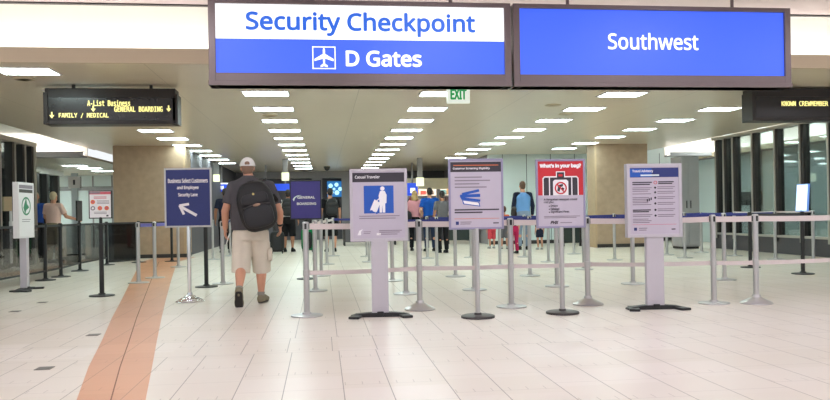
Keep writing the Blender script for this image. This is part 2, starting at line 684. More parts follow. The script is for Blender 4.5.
# left glazed wall
w, g = MB(), MB()
ys = [19.3, 18.75, 18.15, 17.35, 16.5, 15.6, 14.7, 13.8, 12.9, 12.0, 11.1, 10.2]
for y in ys:
    w.box(GXL - 0.17, GXL, y - 0.06, y + 0.06, 0.1, 2.86, mull)
    w.box(GXL - 0.04, GXL + 0.02, y + 0.06, y + 0.1, 0.1, 2.86, frame_lt)
w.box(GXL - 0.32, GXL + 0.03, 9.9, 19.5, 2.84, 2.94, frame_lt)
w.box(GXL - 0.3, GXL, 9.9, 19.45, 0, 0.1, darkgrey)
w.box(GXL - 0.3, GXL + 0.02, 19.4, 19.5, 0, 2.9, frame_lt)
win = struct('window_2', w)
g.box(GXL - 0.16, GXL - 0.15, 9.95, 19.4, 0.1, 2.84, clear)
struct('pane', g, win)
c = MB()
c.box(-14, -6.25, 9.75, 22.2, 3.3, 3.4, white_cove)
c.box(-6.3, -6.25, 9.75, 22.2, ZC, 3.4, tan_paint)
c.box(-14, -13.9, 9.75, 34, 0, 3.4, grey_wall)
struct('wall_left', c)
c = MB()
c.box(-14, -6.25, 21.0, 21.04, 2.72, 2.86, grey_wall)
c.box(-14, -6.25, 21.04, 21.4, 2.72, 2.76, grey_wall)
c.box(-14, -6.25, 21.4, 21.44, 2.72, 3.3, white_cove)
struct('wall_cove_left', c)
c = MB()
c.box(-13, -6.35, 21.1, 21.34, 2.765, 2.8, lamp_cove)
tag(c.build('cove_light'), 'light strip in the cross cove left of the left stone column', 'light strip')
c = MB()
c.box(-14, -6.25, 21.44, 34, 2.72, 2.78, c_m)
struct('ceiling_left_bay', c)
# second glazed wall deeper in the left bay
w, g = MB(), MB()
for y in (22.0, 22.7, 23.4, 24.2, 25.0, 26.0):
    w.box(-8.75, -8.5, y - 0.09, y + 0.09, 0.1, 2.55, mull)
w.box(-8.75, -8.47, 21.6, 26.4, 2.5, 2.66, frame_lt)
w.box(-8.75, -8.5, 21.6, 26.4, 0, 0.1, darkgrey)
win = struct('window_3', w)
g.box(-8.64, -8.63, 21.6, 26.4, 0.1, 2.5, clear)
struct('pane', g, win)
# pale back wall of the left bay with panels
c = MB()
c.box(-14, cl0 + 0.4, 30, 30.2, 0, 3.0, mat('pale_grey_panel', (214, 222, 222), 0.4, 0, 0.04, 2))
for x in (-12.4, -11.2, -10, -9.3, -8.6, -7.9, -7.2, -6.5):
    c.box(x, x + 0.05, 29.97, 30, 0, 2.7, grey_wall)
c.box(-14, cl0 + 0.4, 29.95, 30, 2.15, 2.3, grey_wall)
struct('wall_back_left', c)

# far wall: dark, with a pale portal
FY = 34.0
c = MB()
c.box(-14, tx + 0.2, FY, FY + 0.2, 0, 3.0, dim_wall)
a, b = at_y(312, 200, FY - 0.3).x, at_y(352, 200, FY - 0.3).x
c.box(a, a + 0.45, FY - 0.4, FY, 0, 2.7, grey_wall)
c.box(b - 0.45, b, FY - 0.4, FY, 0, 2.7, grey_wall)
c.box(a - 2.5, b + 1.5, FY - 0.45, FY, 2.7, 3.0, grey_wall)
struct('wall_far', c)
# dark entrance bay of the shops further left in the hall
c = MB()
x0 = cl1 + 0.3
c.box(x0 - 0.6, x0 - 0.4, 22.5, 34, 0, 3.0, dim_wall)
struct('wall_side_left', c)

# ------------------------------------------------------------------ ceiling lights
ORD = ['first', 'second', 'third', 'fourth', 'fifth', 'sixth', 'seventh', 'eighth', 'ninth', 'tenth', 'eleventh', 'twelfth', 'thirteenth']


def make_light(label, loc, w_, d_, em):
    r = thing('ceiling_light', label, 'ceiling light', loc)
    m = MB()
    for x0, x1, y0, y1 in ((-w_ / 2 - .025, -w_ / 2, -d_ / 2 - .025, d_ / 2 + .025), (w_ / 2, w_ / 2 + .025, -d_ / 2 - .025, d_ / 2 + .025),
                           (-w_ / 2, w_ / 2, -d_ / 2 - .025, -d_ / 2), (-w_ / 2, w_ / 2, d_ / 2, d_ / 2 + .025)):
        m.box(x0, x1, y0, y1, -0.015, 0.0, white_pl)
    m.build('frame', r)
    m = MB()
    m.box(-w_ / 2, w_ / 2, -d_ / 2, d_ / 2, -0.008, 0.0, em)
    m.build('diffuser', r)
    return r


rows = [((-3.72, 0.036), 'in the leftmost row of ceiling lights', range(-1, 10)), ((-0.84, 0.012), 'in the row above the walking man', range(0, 12)),
        ((1.95, 0.004), 'in the middle row behind the green exit sign', range(0, 12)), ((4.98, -0.042), 'in the row above the red bag sign', range(0, 9)),
        ((7.7, -0.048), 'in the rightmost row above the right stone column', range(0, 7))]
proto = None
for (X, dx), where, ks in rows:
    for i, k in enumerate(ks):
        lab = '%s light from the front %s' % (ORD[i], where)
        loc = (X + dx * k, 12.1 + 1.75 * k, ZC)
        if proto is None:
            proto = make_light(lab, loc, 0.68, 0.46, lamp)
            proto['group'] = 'square light panels of the far hall ceiling'
        else:
            dup(proto, loc, 0, lab)
for i, (px, py) in enumerate(((75, 165.5), (90, 168), (103, 170.8))):
    p = at_z(px, py, 2.72)
    dup(proto, p, 0, '%s small light in the left bay above the peach shirt' % ['nearest', 'middle', 'farthest'][i], 'light panels of the left bay')
for i, Y in enumerate((10.8, 12.8, 14.8, 16.8, 18.8, 20.6)):  # unseen panels added to brighten the wall behind the right glass
    for j, X in enumerate((11.25, 11.8)):
        dup(proto, (X, Y + .9 * j, 3.3), 0, '%s added light from the front in the bay behind the right glass wall, %s row' % (ORD[i], ('inner', 'outer')[j]), 'added light panels of the right bay')
for i, Y in enumerate((11.0, 13.2, 15.4, 17.4, 19.4)):
    for j, X in enumerate((-8.2, -10.6)):
        dup(proto, (X, Y, 3.3), 0, '%s light from the front behind the left glass wall, %s row' % (ORD[i], ('inner', 'outer')[j]), 'light panels behind the left glass wall')
for i, Y in enumerate((22.8, 24.6, 26.4, 28.4)):  # extra panels added to brighten the deep left bay
    for j, X in enumerate((-9.6, -11.4, -13.0)):
        dup(proto, (X, Y, 2.72), 0, '%s added light from the front in the %s row of the deep left bay' % (ORD[i], ORD[j]), 'added light panels of the deep left bay')
near = None
for i, X in enumerate((-4.5, -1.5, 1.5, 4.5, 7.5, 10.5)):
    for j, Y in enumerate((0.0, 3.2, 6.4)):
        lab = '%s near hall light panel in the %s crosswise row before the bulkhead' % (ORD[i], ORD[2 - j])
        if near is None:
            near = make_light(lab, (X, Y, ZN), 1.2, 1.2, lamp_near)
            near['group'] = 'light panels of the near hall ceiling'
        else:
            dup(near, (X, Y, ZN), 0, lab)
# the long strip in the bulkhead cove
c = MB()
c.box(-15.5, 21.5, 9.79, 10.0, ZC + 0.14, ZC + 0.165, lamp_cove)
tag(c.build('cove_light'), 'long light strip in the bulkhead cove behind the big blue signs', 'light strip')

# ceiling vents and domes
for px, py, lab in ((270, 115.5, 'round ceiling vent behind the second light above the walking man'), (566, 114, 'round ceiling vent beside the second light above the red bag sign'),
                    (553, 105, 'small ceiling vent between the first lights right of the exit sign'), (24, 78.5, 'pale round ceiling vent beside the front left light')):
    p = at_z(px, py, ZC)
    r = thing('ceiling_vent', lab, 'vent', p, 0, 'round ceiling vents')
    m = MB()
    m.lathe([(0.13, -0.004), (0.15, -0.008), (0.15, 0.0)], tan_paint, 28)
    m.build('frame', r, smooth=True)
    m = MB()
    for q in (0.04, 0.08, 0.115):
        m.lathe([(q, -0.018), (q + 0.02, -0.008), (q + 0.02, -0.004)], tan_paint, 28)
    m.build('cone', r, smooth=True)
p = at_z(327, 166.5, ZC)
m = MB()
m.M = Matrix.Translation((p.x, p.y, ZC))
m.lathe([(0.02, -0.17), (0.08, -0.14), (0.11, -0.08), (0.12, -0.05), (0.13, -0.05), (0.13, 0)], black, 20)
tag(m.build('dome_camera', smooth=True), 'black dome camera on the ceiling before the pale portal', 'camera')

# ------------------------------------------------------------------ overhead signs
SY = 8.5
sx0, sx1, szb = -1.2, 5.62, at_y(512, 86.5, 8.5).z
szt = at_y(360, 5.0, 8.5).z + 0.05
xm = at_y(512.5, 50, SY).x
lit_blue = emit('lit_blue_face', (62, 98, 232), 1.0)
lit_white = emit('lit_white_face', (250, 252, 255), 1.0)
lit_white_txt = emit('lit_white_lettering', (255, 255, 255), 1.0)
lit_blue_txt = emit('lit_blue_lettering', (34, 96, 205), 1.0)


def P(px, py, Y=SY):
    q = at_y(px, py, Y)
    return q.x, q.z


def big_sign(name, label, x0, x1):
    r = thing(name, label, 'sign', ((x0 + x1) / 2, SY, szb), 0, 'big lit signs hung across the hall')
    L = -(x1 - x0) / 2
    W = x1 - x0
    Hh = szt - szb
    m = MB()
    m.box(L, L + 0.075, 0, 0.22, 0, Hh, frame_brown)
    m.box(L + W - 0.075, L + W, 0, 0.22, 0, Hh, frame_brown)
    m.box(L + 0.075, L + W - 0.075, 0, 0.22, Hh - 0.05, Hh, frame_brown)
    m.box(L + 0.075, L + W - 0.075, 0, 0.22, 0.0, 0.14, frame_brown)
    m.box(L - 0.004, L + W + 0.004, -0.012, 0.23, 0.0, 0.052, frame_brown)
    m.box(L + 0.075, L + W - 0.075, 0.08, 0.2, 0.1, Hh - 0.05, frame_brown)
    m.build('frame', r, bevel=0.004)
    for x in (L + W * 0.2, L + W * 0.8):
        m = MB()
        m.tube([(x, 0.11, Hh - 0.01), (x, 0.11, ZN - szb)], 0.02, frame_brown)
        m.lathe([(0.06, ZN - szb - 0.015), (0.06, ZN - szb)], frame_brown, 16, (x, 0.11))
        m.build('hanger', r)
    return r


r = big_sign('overhead_sign', 'big lit sign reading Security Checkpoint over D Gates, white above blue', sx0, xm - 0.015)
ox, oz = r.location.x, r.location.z


def LP(px, py):
    x, z = P(px, py)
    return x - ox, z - oz


m = MB()
fx0, fx1 = sx0 + 0.075 - ox, xm - 0.015 - 0.075 - ox
zsp = LP(360, 39.3)[1]
m.rect(fx0, fx1, 0.14, zsp, 0.03, lit_blue, 0.04)
m.rect(fx0, fx1, zsp, szt - szb - 0.05, 0.03, lit_white, 0.04)
a, b = LP(245.5, 32), LP(475.5, 12)
m.text('Security Checkpoint', a[0], b[0], LP(360, 36)[1], LP(360, 11.5)[1], 0.03, lit_blue_txt, 0.03)
a, b = LP(346, 66), LP(422, 50.5)
m.text('D Gates', a[0], b[0], a[1], b[1], 0.03, lit_white_txt, 0.04)
a, b = LP(312.5, 68.5), LP(335.5, 46)
w_ = 0.012
m.rect(a[0], b[0], a[1], a[1] + w_, 0.028, lit_white_txt)
m.rect(a[0], b[0], b[1] - w_, b[1], 0.028, lit_white_txt)
m.rect(a[0], a[0] + w_, a[1], b[1], 0.028, lit_white_txt)
m.rect(b[0] - w_, b[0], a[1], b[1], 0.028, lit_white_txt)
cxp, czp, sc = (a[0] + b[0]) / 2, (a[1] + b[1]) / 2, (b[0] - a[0]) * 0.43
half = [(0, 1), (.07, .93), (.11, .75), (.11, .38), (.95, -.12), (.95, -.34), (.11, -.08), (.08, -.58), (.36, -.78), (.36, -.95), (0, -.84)]
plane = half + [(-x, z) for x, z in half[-2:0:-1]]
m.poly([(cxp + x * sc, czp + z * sc) for x, z in plane], 0.028, 0.0015, lit_white_txt)
m.build('lit_panel', r)

r = big_sign('overhead_sign', 'big lit plain blue sign reading Southwest in white', xm + 0.015, sx1)
ox, oz = r.location.x, r.location.z
m = MB()
m.rect(xm + 0.09 - ox, sx1 - 0.075 - ox, 0.14, szt - szb - 0.05, 0.03, lit_blue, 0.04)
a, b = LP(609, 48.8), LP(699.5, 33)
m.text('Southwest', a[0], b[0], a[1], b[1], 0.03, lit_white_txt, 0.02)
m.build('lit_panel', r)

# LED boards
led_txt = emit('led_yellow', (250, 240, 150), 1.3)
led_face = mat('dark_led_face', (34, 31, 30), 0.25, 0, 0.08)
led_case = mat('dark_bronze_case', (44, 38, 36), 0.4, 0.2, 0.08)


def led_board(label, px0, px1, pyt, pyb, Y, build_text):
    x0, zt = P(px0, pyt, Y)
    x1, zb = P(px1, pyb, Y)
    zt = min(zt, ZC - 0.03)
    r = thing('led_board', label, 'led board', ((x0 + x1) / 2, Y, zb), 0, 'black led boards under the ceiling')
    W, Hh = x1 - x0, zt - zb
    m = MB()
    m.box(-W / 2, W / 2, 0.02, 0.3, 0, Hh, led_case)
    m.box(-W / 2, W / 2, 0, 0.02, 0, 0.05, led_case)
    m.box(-W / 2, W / 2, 0, 0.02, Hh - 0.13, Hh, led_case)
    m.box(-W / 2 - 0.02, -W / 2 + 0.04, -0.01, 0.3, 0, Hh - 0.06, led_case)
    m.box(W / 2 - 0.04, W / 2 + 0.03, 0.02, 0.3, 0, Hh - 0.08, led_case)
    for x in (-W * 0.3, W * 0.3):
        m.box(x - 0.02, x + 0.02, 0.1, 0.14, Hh - 0.02, ZC - zb - 0.001, led_case)
    m.build('case', r, bevel=0.004)
    m = MB()
    ox, oz = r.location.x, r.location.z
    m.rect(-W / 2 + 0.04, W / 2 - 0.04, 0.05, Hh - 0.13, 0.012, led_face, 0.01)
    build_text(m, lambda px, py: (P(px, py, Y)[0] - ox, P(px, py, Y)[1] - oz))
    m.build('display', r)
    return r


def down_arrow(m, q, s):
    m.poly([(q[0] - .1 * s, q[1] + .5 * s), (q[0] - .1 * s, q[1]), (q[0] - .38 * s, q[1]), (q[0], q[1] - .5 * s), (q[0] + .38 * s, q[1]), (q[0] + .1 * s, q[1]), (q[0] + .1 * s, q[1] + .5 * s)], 0.01, 0.0015, led_txt)


def t1(m, q):
    for s, a, b, c_, d in (('A-List Business', 87, 130, 100, 106), ('GENERAL BOARDING', 114, 162.5, 106.2, 111.8), ('FAMILY / MEDICAL', 58.5, 108.5, 112.8, 118)):
        p0, p1 = q(a, d), q(b, c_)
        m.text(s, p0[0], p1[0], p0[1], p1[1], 0.012, led_txt, 0.03, font=MONO)
    for x, y in ((93, 108.5), (168.5, 108.5), (51.5, 115)):
        down_arrow(m, q(x, y), 0.09)


led_board('long black led board listing A-List Business, General Boarding and Family', 44.5, 175.5, 88, 124, 11.3, t1)


def t2(m, q):
    p0, p1 = q(782, 106), q(828.5, 101)
    m.text('KNOWN CREWMEMBER', p0[0], p1[0], p0[1], p1[1], 0.012, led_txt, 0.03, font=MONO)


led_board('black led board reading Known Crewmember above the right glass wall', 753, 884, 87, 120.5, 11.3, t2)

# exit sign
x0, zt = P(447, 87, 11.5)
x1, zb = P(470, 103.2, 11.5)
r = thing('exit_sign', 'white hanging sign with green EXIT letters under the big signs', 'exit sign', ((x0 + x1) / 2, 11.5, zb))
m = MB()
W, Hh = x1 - x0, zt - zb
m.box(-W / 2, W / 2, 0, 0.05, 0, Hh, emit('lit_exit_face', (236, 244, 232), 0.75))
m.text('EXIT', -W / 2 + 0.05, W / 2 - 0.05, 0.055, Hh - 0.03, 0.0, emit('lit_exit_green', (20, 150, 80), 0.8), 0.05)
m.build('face', r, bevel=0.004)
m = MB()
m.box(-0.04, 0.04, 0.005, 0.045, Hh, ZC - zb, white_pl)
m.build('hanger', r)

# ------------------------------------------------------------------ belt posts
BASE_CACHE = {}


def make_post(kind, base):
    met = silver if kind == 'silver' else black
    r = thing('belt_post', '', 'belt post', (0, 0, 0))
    m = MB()
    if base == 'disc':
        m.lathe([(0.168, 0), (0.172, 0.006), (0.168, 0.014), (0.12, 0.02), (0.05, 0.024), (0.045, 0.04)], met, 32)
    else:
        m.lathe([(0.172, 0), (0.176, 0.008), (0.168, 0.018), (0.1, 0.05), (0.05, 0.075), (0.042, 0.1)], met, 32)
    m.build('base', r, smooth=True)
    m = MB()
    m.lathe([(0.031, 0.03), (0.031, 0.92)], met, 20)
    m.build('post', r, smooth=True)
    m = MB()
    m.lathe([(0.031, 0.915), (0.036, 0.92), (0.036, 0.985), (0.031, 1.0), (0.018, 1.004)], met, 20)
    m.box(-0.012, 0.012, -0.039, -0.03, 0.925, 0.985, black)
    m.box(-0.012, 0.012, 0.03, 0.039, 0.925, 0.985, black)
    m.box(-0.039, -0.03, -0.012, 0.012, 0.925, 0.985, black)
    m.box(0.03, 0.039, -0.012, 0.012, 0.925, 0.985, black)
    m.build('belt_head', r, smooth=True)
    return r


USED = {}
PROTO = {}


def post(px, py, label, kind='silver', base='disc', group=None, low=False):
    key = (kind, base)
    p = at_z(px, py)
    if key not in PROTO:
        o = make_post(kind, base)
        PROTO[key] = o
        o['label'] = label
        if group:
            o['group'] = group
        o.location = (p.x, p.y, 0)
    else:
        kids = PROTO[key]
        o = kids.copy()
        C.objects.link(o)
        o.location = (p.x, p.y, 0)
        o['label'] = label
        if group:
            o['group'] = group
        elif 'group' in o.keys():
            del o['group']
        for ch in list(kids.children):
            if ch.name.startswith('lower'):
                continue
            c2 = ch.copy()
            C.objects.link(c2)
            c2.parent = o
    if low:
        LOWS.append(o)
    return o


LOWS = []
FR = 'silver posts of the front row of belts'
F1 = post(307, 316, 'front row silver post at the left end, left of casual traveler sign', 'silver', 'disc', FR, True)
F2 = post(420, 309.5, 'front row silver post with domed base right of casual traveler sign', 'silver', 'dome', FR, True)
F3 = post(511.5, 307, 'front row silver post between screening poster and red bag sign', 'silver', 'disc', FR, True)
F4 = post(588, 304.5, 'front row silver post with domed base right of red bag sign', 'silver', 'dome', FR, True)
F5 = post(714, 303.5, 'front row silver post with flat base right of two column notice', 'silver', 'disc', FR, True)
F6 = post(756.5, 303.5, 'front row silver post with domed base, second from the right', 'silver', 'dome', FR, True)
F7 = post(866, 296, 'front row silver post just beyond the right picture edge', 'silver', 'dome', FR, True)
for o in LOWS:
    m = MB()
    m.lathe([(0.031, 0.425), (0.035, 0.43), (0.035, 0.49), (0.031, 0.495)], silver, 20)
    m.build('lower_belt_head', o, smooth=True)

G2 = 'silver posts of the second row of belts'
A1 = post(406, 294, 'second row silver post just left of the domed post by casual traveler sign', group=G2)
A2 = post(474.5, 290, 'second row silver post half hidden by the screening poster pole', group=G2)
A3 = post(557, 286.5, 'second row silver post just left of the red bag sign pole', group=G2)
A4 = post(633, 284, 'second row silver post left of the two column notice pedestal', group=G2)
A5 = post(724.5, 280, 'second row silver post between the two front posts right of the notice', group=G2)
G3 = 'silver posts of the third row of belts'
B1 = post(392.5, 281, 'third row silver post half hidden by the casual traveler pedestal', group=G3)
B2 = post(455.6, 276.6, 'third row silver post under the left edge of the screening poster', group=G3)
B3 = post(530, 276, 'third row silver post under the blue raglan man, left of red bag sign', group=G3)
B4 = post(584, 269.5, 'third row silver post hidden behind the domed post by red bag sign', group=G3)
G4 = 'silver posts of the fourth row of belts'
D1 = post(437, 267, 'fourth row silver post below the man in the bright blue shirt', group=G4)
D2 = post(500, 265.6, 'fourth row silver post beside the children in pink and orange', group=G4)
D3 = post(548.6, 262, 'fourth row silver post under the left half of red bag sign', group=G4)
D4 = post(614.7, 260, 'fourth row silver post before the right stone column', group=G4)
D5 = post(685, 258, 'fourth row silver post right of the notice, before the grey cabinet', group=G4)
G5 = 'silver posts of the rearmost row of belts'
E1 = post(427.5, 258.5, 'rearmost row silver post just right of the front domed post at casual traveler', group=G5)
E2 = post(471, 257.5, 'rearmost row silver post behind the screening poster pole', group=G5)
E3 = post(524.5, 257, 'rearmost row silver post at the legs of the raglan man', group=G5)
E4 = post(574, 254, 'rearmost row silver post under the right half of red bag sign', group=G5)
E5 = post(667, 255, 'rearmost row silver post just right of the notice pedestal', group=G5)
E6 = post(701.5, 252.5, 'rearmost row silver post left of the front flat based post', group=G5)
GR = 'silver posts along the right glass wall'
H1 = post(735, 256, 'silver post near glass wall, left of the black post', group=GR)
H2 = post(775.5, 259.5, 'silver post near glass wall between black posts', group=GR)
H3 = post(813.5, 260.5, 'silver post near glass wall, right of the screen post', group=GR)
K1 = post(750.5, 267.5, 'plain black post left of the front domed silver post, right lanes', 'black')
GL = 'silver posts receding behind the front left post'
J1 = post(315.5, 291, 'silver post right behind the front left post, nearest of its line', group=GL)
J2 = post(321.5, 276, 'second silver post of the line behind the front left post', group=GL)
J3 = post(327, 264.5, 'third silver post of the line behind the front left post', group=GL)
J4 = post(333.5, 256, 'fourth silver post of the line, by the black shirt traveller', group=GL)
J5 = post(369.5, 262, 'silver post under the casual traveler board, nearer one', group=GL)
J6 = post(367, 256.5, 'silver post under the casual traveler board, farther one', group=GL)
GW = 'posts around the blue business lane sign'
W1 = post(138.7, 283, 'silver post on the terracotta strip, nearer of two', group=GW)
W2 = post(155, 278, 'silver post on the terracotta strip, farther of two', group=GW)
W3 = post(178.5, 267, 'silver post behind the left half of the blue business sign', group=GW)
W4 = post(223, 284, 'silver post beside the left hand of the walking man', group=GW)
W5 = post(213, 259.6, 'silver post behind the right edge of the blue business sign', group=GW)
W6 = post(230.5, 256, 'silver post just behind the left hip of the walking man', group=GW)
K2 = post(206.5, 287, 'thick black post behind the right half of blue business sign', 'black', group=GW)
K3 = post(172, 261.5, 'black post before the left stone column', 'black', group=GW)
GB = 'black posts of the smoked glass barrier on the left'
L0 = post(-14, 293, 'black barrier post just beyond the left picture edge', 'black', group=GB)
L1 = post(45.5, 280.5, 'black barrier post right of the white narrow sign', 'black', group=GB)
L2 = post(61, 277, 'black barrier post before the peach shirt person', 'black', group=GB)
L3 = post(80, 271, 'black barrier post carrying the small dark edge-on sign', 'black', group=GB)
L4 = post(102, 296, 'black post carrying the framed poster of orange circles', 'black')
L5 = post(107, 265, 'black barrier post just behind the orange circle poster', 'black', group=GB)
L6 = post(139, 262.5, 'black barrier post before the left half of the stone column', 'black', group=GB)
K4 = post(803, 274, 'black post carrying the small lit screen at far right', 'black')
K5 = post(307, 279, 'black post carrying the General Boarding sign', 'black')


def belt(a, b, label, m, z=0.955, h=0.055, group=None):
    p, q = Vector(a.location), Vector(b.location)
    d = (q - p)
    L = d.length
    r = math.atan2(d.y, d.x)
    mb = MB()
    n = 12
    vs_, fs = [], []
    for i in range(n + 1):
        t_ = i / n
        x = 0.034 + (L - 0.068) * t_
        sag = -0.012 * 4 * t_ * (1 - t_) * min(1, L / 2)
        for y in (-0.0015, 0.0015):
            for zz in (-h / 2, h / 2):
                vs_.append((x, y, sag + zz))
    for i in range(n):
        o = i * 4
        fs += [(o, o + 4, o + 5, o + 1), (o + 2, o + 3, o + 7, o + 6), (o, o + 2, o + 6, o + 4), (o + 1, o + 5, o + 7, o + 3)]
    fs += [(0, 1, 3, 2), (n * 4, n * 4 + 2, n * 4 + 3, n * 4 + 1)]
    mb.add(vs_, fs, m)
    for x in (0.034, L - 0.034 - 0.02):
        mb.box(x, x + 0.02, -0.004, 0.004, -h / 2 - 0.002, h / 2 + 0.002, m)
    o = mb.build('queue_belt')
    o.location = (p.x, p.y, z)
    o.rotation_euler = (0, 0, r)
    return tag(o, label, 'belt', group)


fr = [F1, F2, F3, F4, F5, F6, F7]
spots = ['behind the casual traveler sign', 'behind the screening poster', 'behind the red bag sign', 'behind the two column notice', 'between the two front posts at right', 'running out to the right picture edge']
for i, s in enumerate(spots):
    belt(fr[i], fr[i + 1], 'upper pale grey front belt ' + s, belt_grey, 0.952, 0.062, 'pale belts of the front row')
    belt(fr[i], fr[i + 1], 'lower pale grey front belt ' + s, belt_grey, 0.458, 0.046, 'pale belts of the front row')
for L, nm, g in (([A1, A2, A3, A4, A5], 'second', ('behind the casual traveler and screening signs', 'between the screening poster and red bag sign poles', 'between the red bag sign and notice', 'behind the two column notice')),
                 ([B1, B2, B3, B4], 'third', ('left of the screening poster', 'behind the screening poster', 'behind the red bag sign')),
                 ([D1, D2, D3, D4, D5], 'fourth', ('behind the screening poster', 'at the raglan man', 'behind the red bag sign', 'behind the two column notice')),
                 ([E1, E2, E3, E4], 'rearmost', ('at the blue shirt man', 'by the children', 'behind the red bag sign')),
                 ([E5, E6], 'rearmost right', ('before the grey cabinet',))):
    for i, s in enumerate(g):
        belt(L[i], L[i + 1], 'dark blue belt of the %s row %s' % (nm, s), belt_blue, group='dark blue lane belts')
belt(D5, H2, 'dark blue belt leading from the grey cabinet towards the glass wall', belt_blue, group='dark blue lane belts')
belt(E6, H1, 'blue belt in front of the right glass wall', belt_blue, 0.955, group='dark blue lane belts')
belt(H1, H2, 'pale belt along the glass wall left of the lit screen', belt_grey, 0.985, 0.03, group='belts along the glass wall')
belt(H2, H3, 'pale belt along the glass wall behind the lit screen', belt_grey, 0.985, 0.03, group='belts along the glass wall')
belt(K1, K4, 'black belt running to the post with the lit screen', belt_black, group='belts along the glass wall')
for a, b, s in ((F1, J1, 'first'), (J1, J2, 'second'), (J2, J3, 'third'), (J3, J4, 'fourth')):
    belt(a, b, '%s grey belt of the line receding behind the front left post' % s, belt_grey, group='belts of the receding line')
belt(J4, J6, 'blue belt behind the casual traveler board', belt_blue)
belt(W1, W3, 'violet blue belt from the terracotta strip to behind the business sign', belt_violet, 0.955, 0.06)
belt(W2, W5, 'violet blue belt behind the blue business sign', belt_violet)
belt(W4, W6, 'dark blue belt beside the left hand of the walking man', belt_blue)
belt(L6, K3, 'black belt before the left stone column', belt_black, 0.97, 0.03)

# smoked barrier panels


def barrier(a, b, label, gm, z0=0.16, z1=0.96):
    p, q = Vector(a.location), Vector(b.location)
    d = q - p
    r = thing('glass_barrier', label, 'barrier', (p.x, p.y, 0), math.atan2(d.y, d.x), 'smoked barrier panels between the black posts')
    L = d.length
    m = MB()
    m.box(0.045, L - 0.045, -0.004, 0.004, z0 + 0.02, z1 - 0.01, gm)
    m.build('pane', r)
    m = MB()
    m.box(0.036, L - 0.036, -0.014, 0.014, z1 - 0.02, z1 + 0.02, black)
    m.build('top_rail', r)
    m = MB()
    m.box(0.034, L - 0.034, -0.012, 0.012, z0 - 0.01, z0 + 0.02, black)
    m.build('bottom_rail', r)


barrier(L0, L1, 'smoked glass panel at the left edge under the beige sign', smoked)
barrier(L1, L2, 'narrow smoked glass panel before the peach shirt person', smoked)
barrier(L2, L3, 'smoked glass panel between peach shirt person and dark edge-on sign', smoked)
barrier(L3, L5, 'smoked glass panel behind the orange circle poster', smoked)
barrier(L5, L6, 'darkest smoked glass panel left of the stone column', smoked_dark, 0.06)

# ------------------------------------------------------------------ standing signs


def framed(name, label, cat, px, py, rz, W, Hh, zb, th, fm, face_fn, support, group=None, fw=0.022):
    p = at_z(px, py)
    r = thing(name, label, cat, (p.x, p.y, 0), rz, group)
    m = MB()
    m.box(-W / 2, -W / 2 + fw, -th / 2, th / 2, zb, zb + Hh, fm)
    m.box(W / 2 - fw, W / 2, -th / 2, th / 2, zb, zb + Hh, fm)
    m.box(-W / 2 + fw, W / 2 - fw, -th / 2, th / 2, zb, zb + fw, fm)
    m.box(-W / 2 + fw, W / 2 - fw, -th / 2, th / 2, zb + Hh - fw, zb + Hh, fm)
    m.build('frame', r, bevel=0.003)
    m = MB()
    y = -th / 2 + 0.006
    m.box(-W / 2 + fw, W / 2 - fw, y, th / 2 - 0.004, zb + fw, zb + Hh - fw, paper)

    class S:           # unit square on the face: u to the right, v upwards
        w, h = W - 2 * fw, Hh - 2 * fw

        def x(s, u): return -s.w / 2 + u * s.w

        def z(s, v): return zb + fw + v * s.h

        def rect(s, u0, u1, v0, v1, mm, k=1): m.rect(s.x(u0), s.x(u1), s.z(v0), s.z(v1), y - 0.001 * k, mm, 0.0008)

        def text(s, tx_, u0, u1, v0, v1, mm, k=2, bold=0.03, shear=0): m.text(tx_, s.x(u0), s.x(u1), s.z(v0), s.z(v1), y - 0.001 * k, mm, bold, shear, 0.0004)

        def poly(s, pts, mm, k=2): m.poly([(s.x(u), s.z(v)) for u, v in pts], y - 0.001 * k, 0.0008, mm)

        def stroke(s, p0, p1, w_, mm, k=3): m.stroke((s.x(p0[0]), s.z(p0[1])), (s.x(p1[0]), s.z(p1[1])), w_ * s.w, y - 0.001 * k, mm, 0.0008)

        def ring(s, u, v, rr, w_, mm, k=3, rx=None): m.ring(s.x(u), s.z(v), rr * s.w, w_ * s.w, y - 0.001 * k, mm, 28, 0.0008, rx * s.w if rx else None)

        def disc(s, u, v, rr, mm, k=2, rx=None): m.disc(s.x(u), s.z(v), rr * s.w, y - 0.001 * k, mm, 24, 0.0008, rx * s.w if rx else None)

        def lines(s, u0, u1, vs__, th_, mm, k=2):
            for i, v in enumerate(vs__):
                e = u1 - (u1 - u0) * ((i * 37) % 5) * 0.05
                s.rect(u0, e, v - th_ / 2, v + th_ / 2, mm, k)
    face_fn(S())
    m.build('poster', r)
    support(r, zb)
    return r


def pole_support(met, basem, rad=0.024, base='disc', top=None):
    def f_(r, zb):
        m = MB()
        m.lathe([(rad, 0.02), (rad, top or zb + 0.01)], met, 18)
        m.build('pole', r, smooth=True)
        m = MB()
        if base == 'disc':
            m.lathe([(0.17, 0), (0.174, 0.008), (0.17, 0.022), (0.15, 0.028), (0.04, 0.032), (0.034, 0.05)], basem, 32)
        else:
            m.lathe([(0.175, 0), (0.175, 0.012), (0.15, 0.018), (0.15, 0.03), (0.12, 0.036), (0.12, 0.048), (0.08, 0.056), (0.07, 0.075), (0.034, 0.09), (0.03, 0.12)], basem, 32)
        m.build('base', r, smooth=True)
    return f_


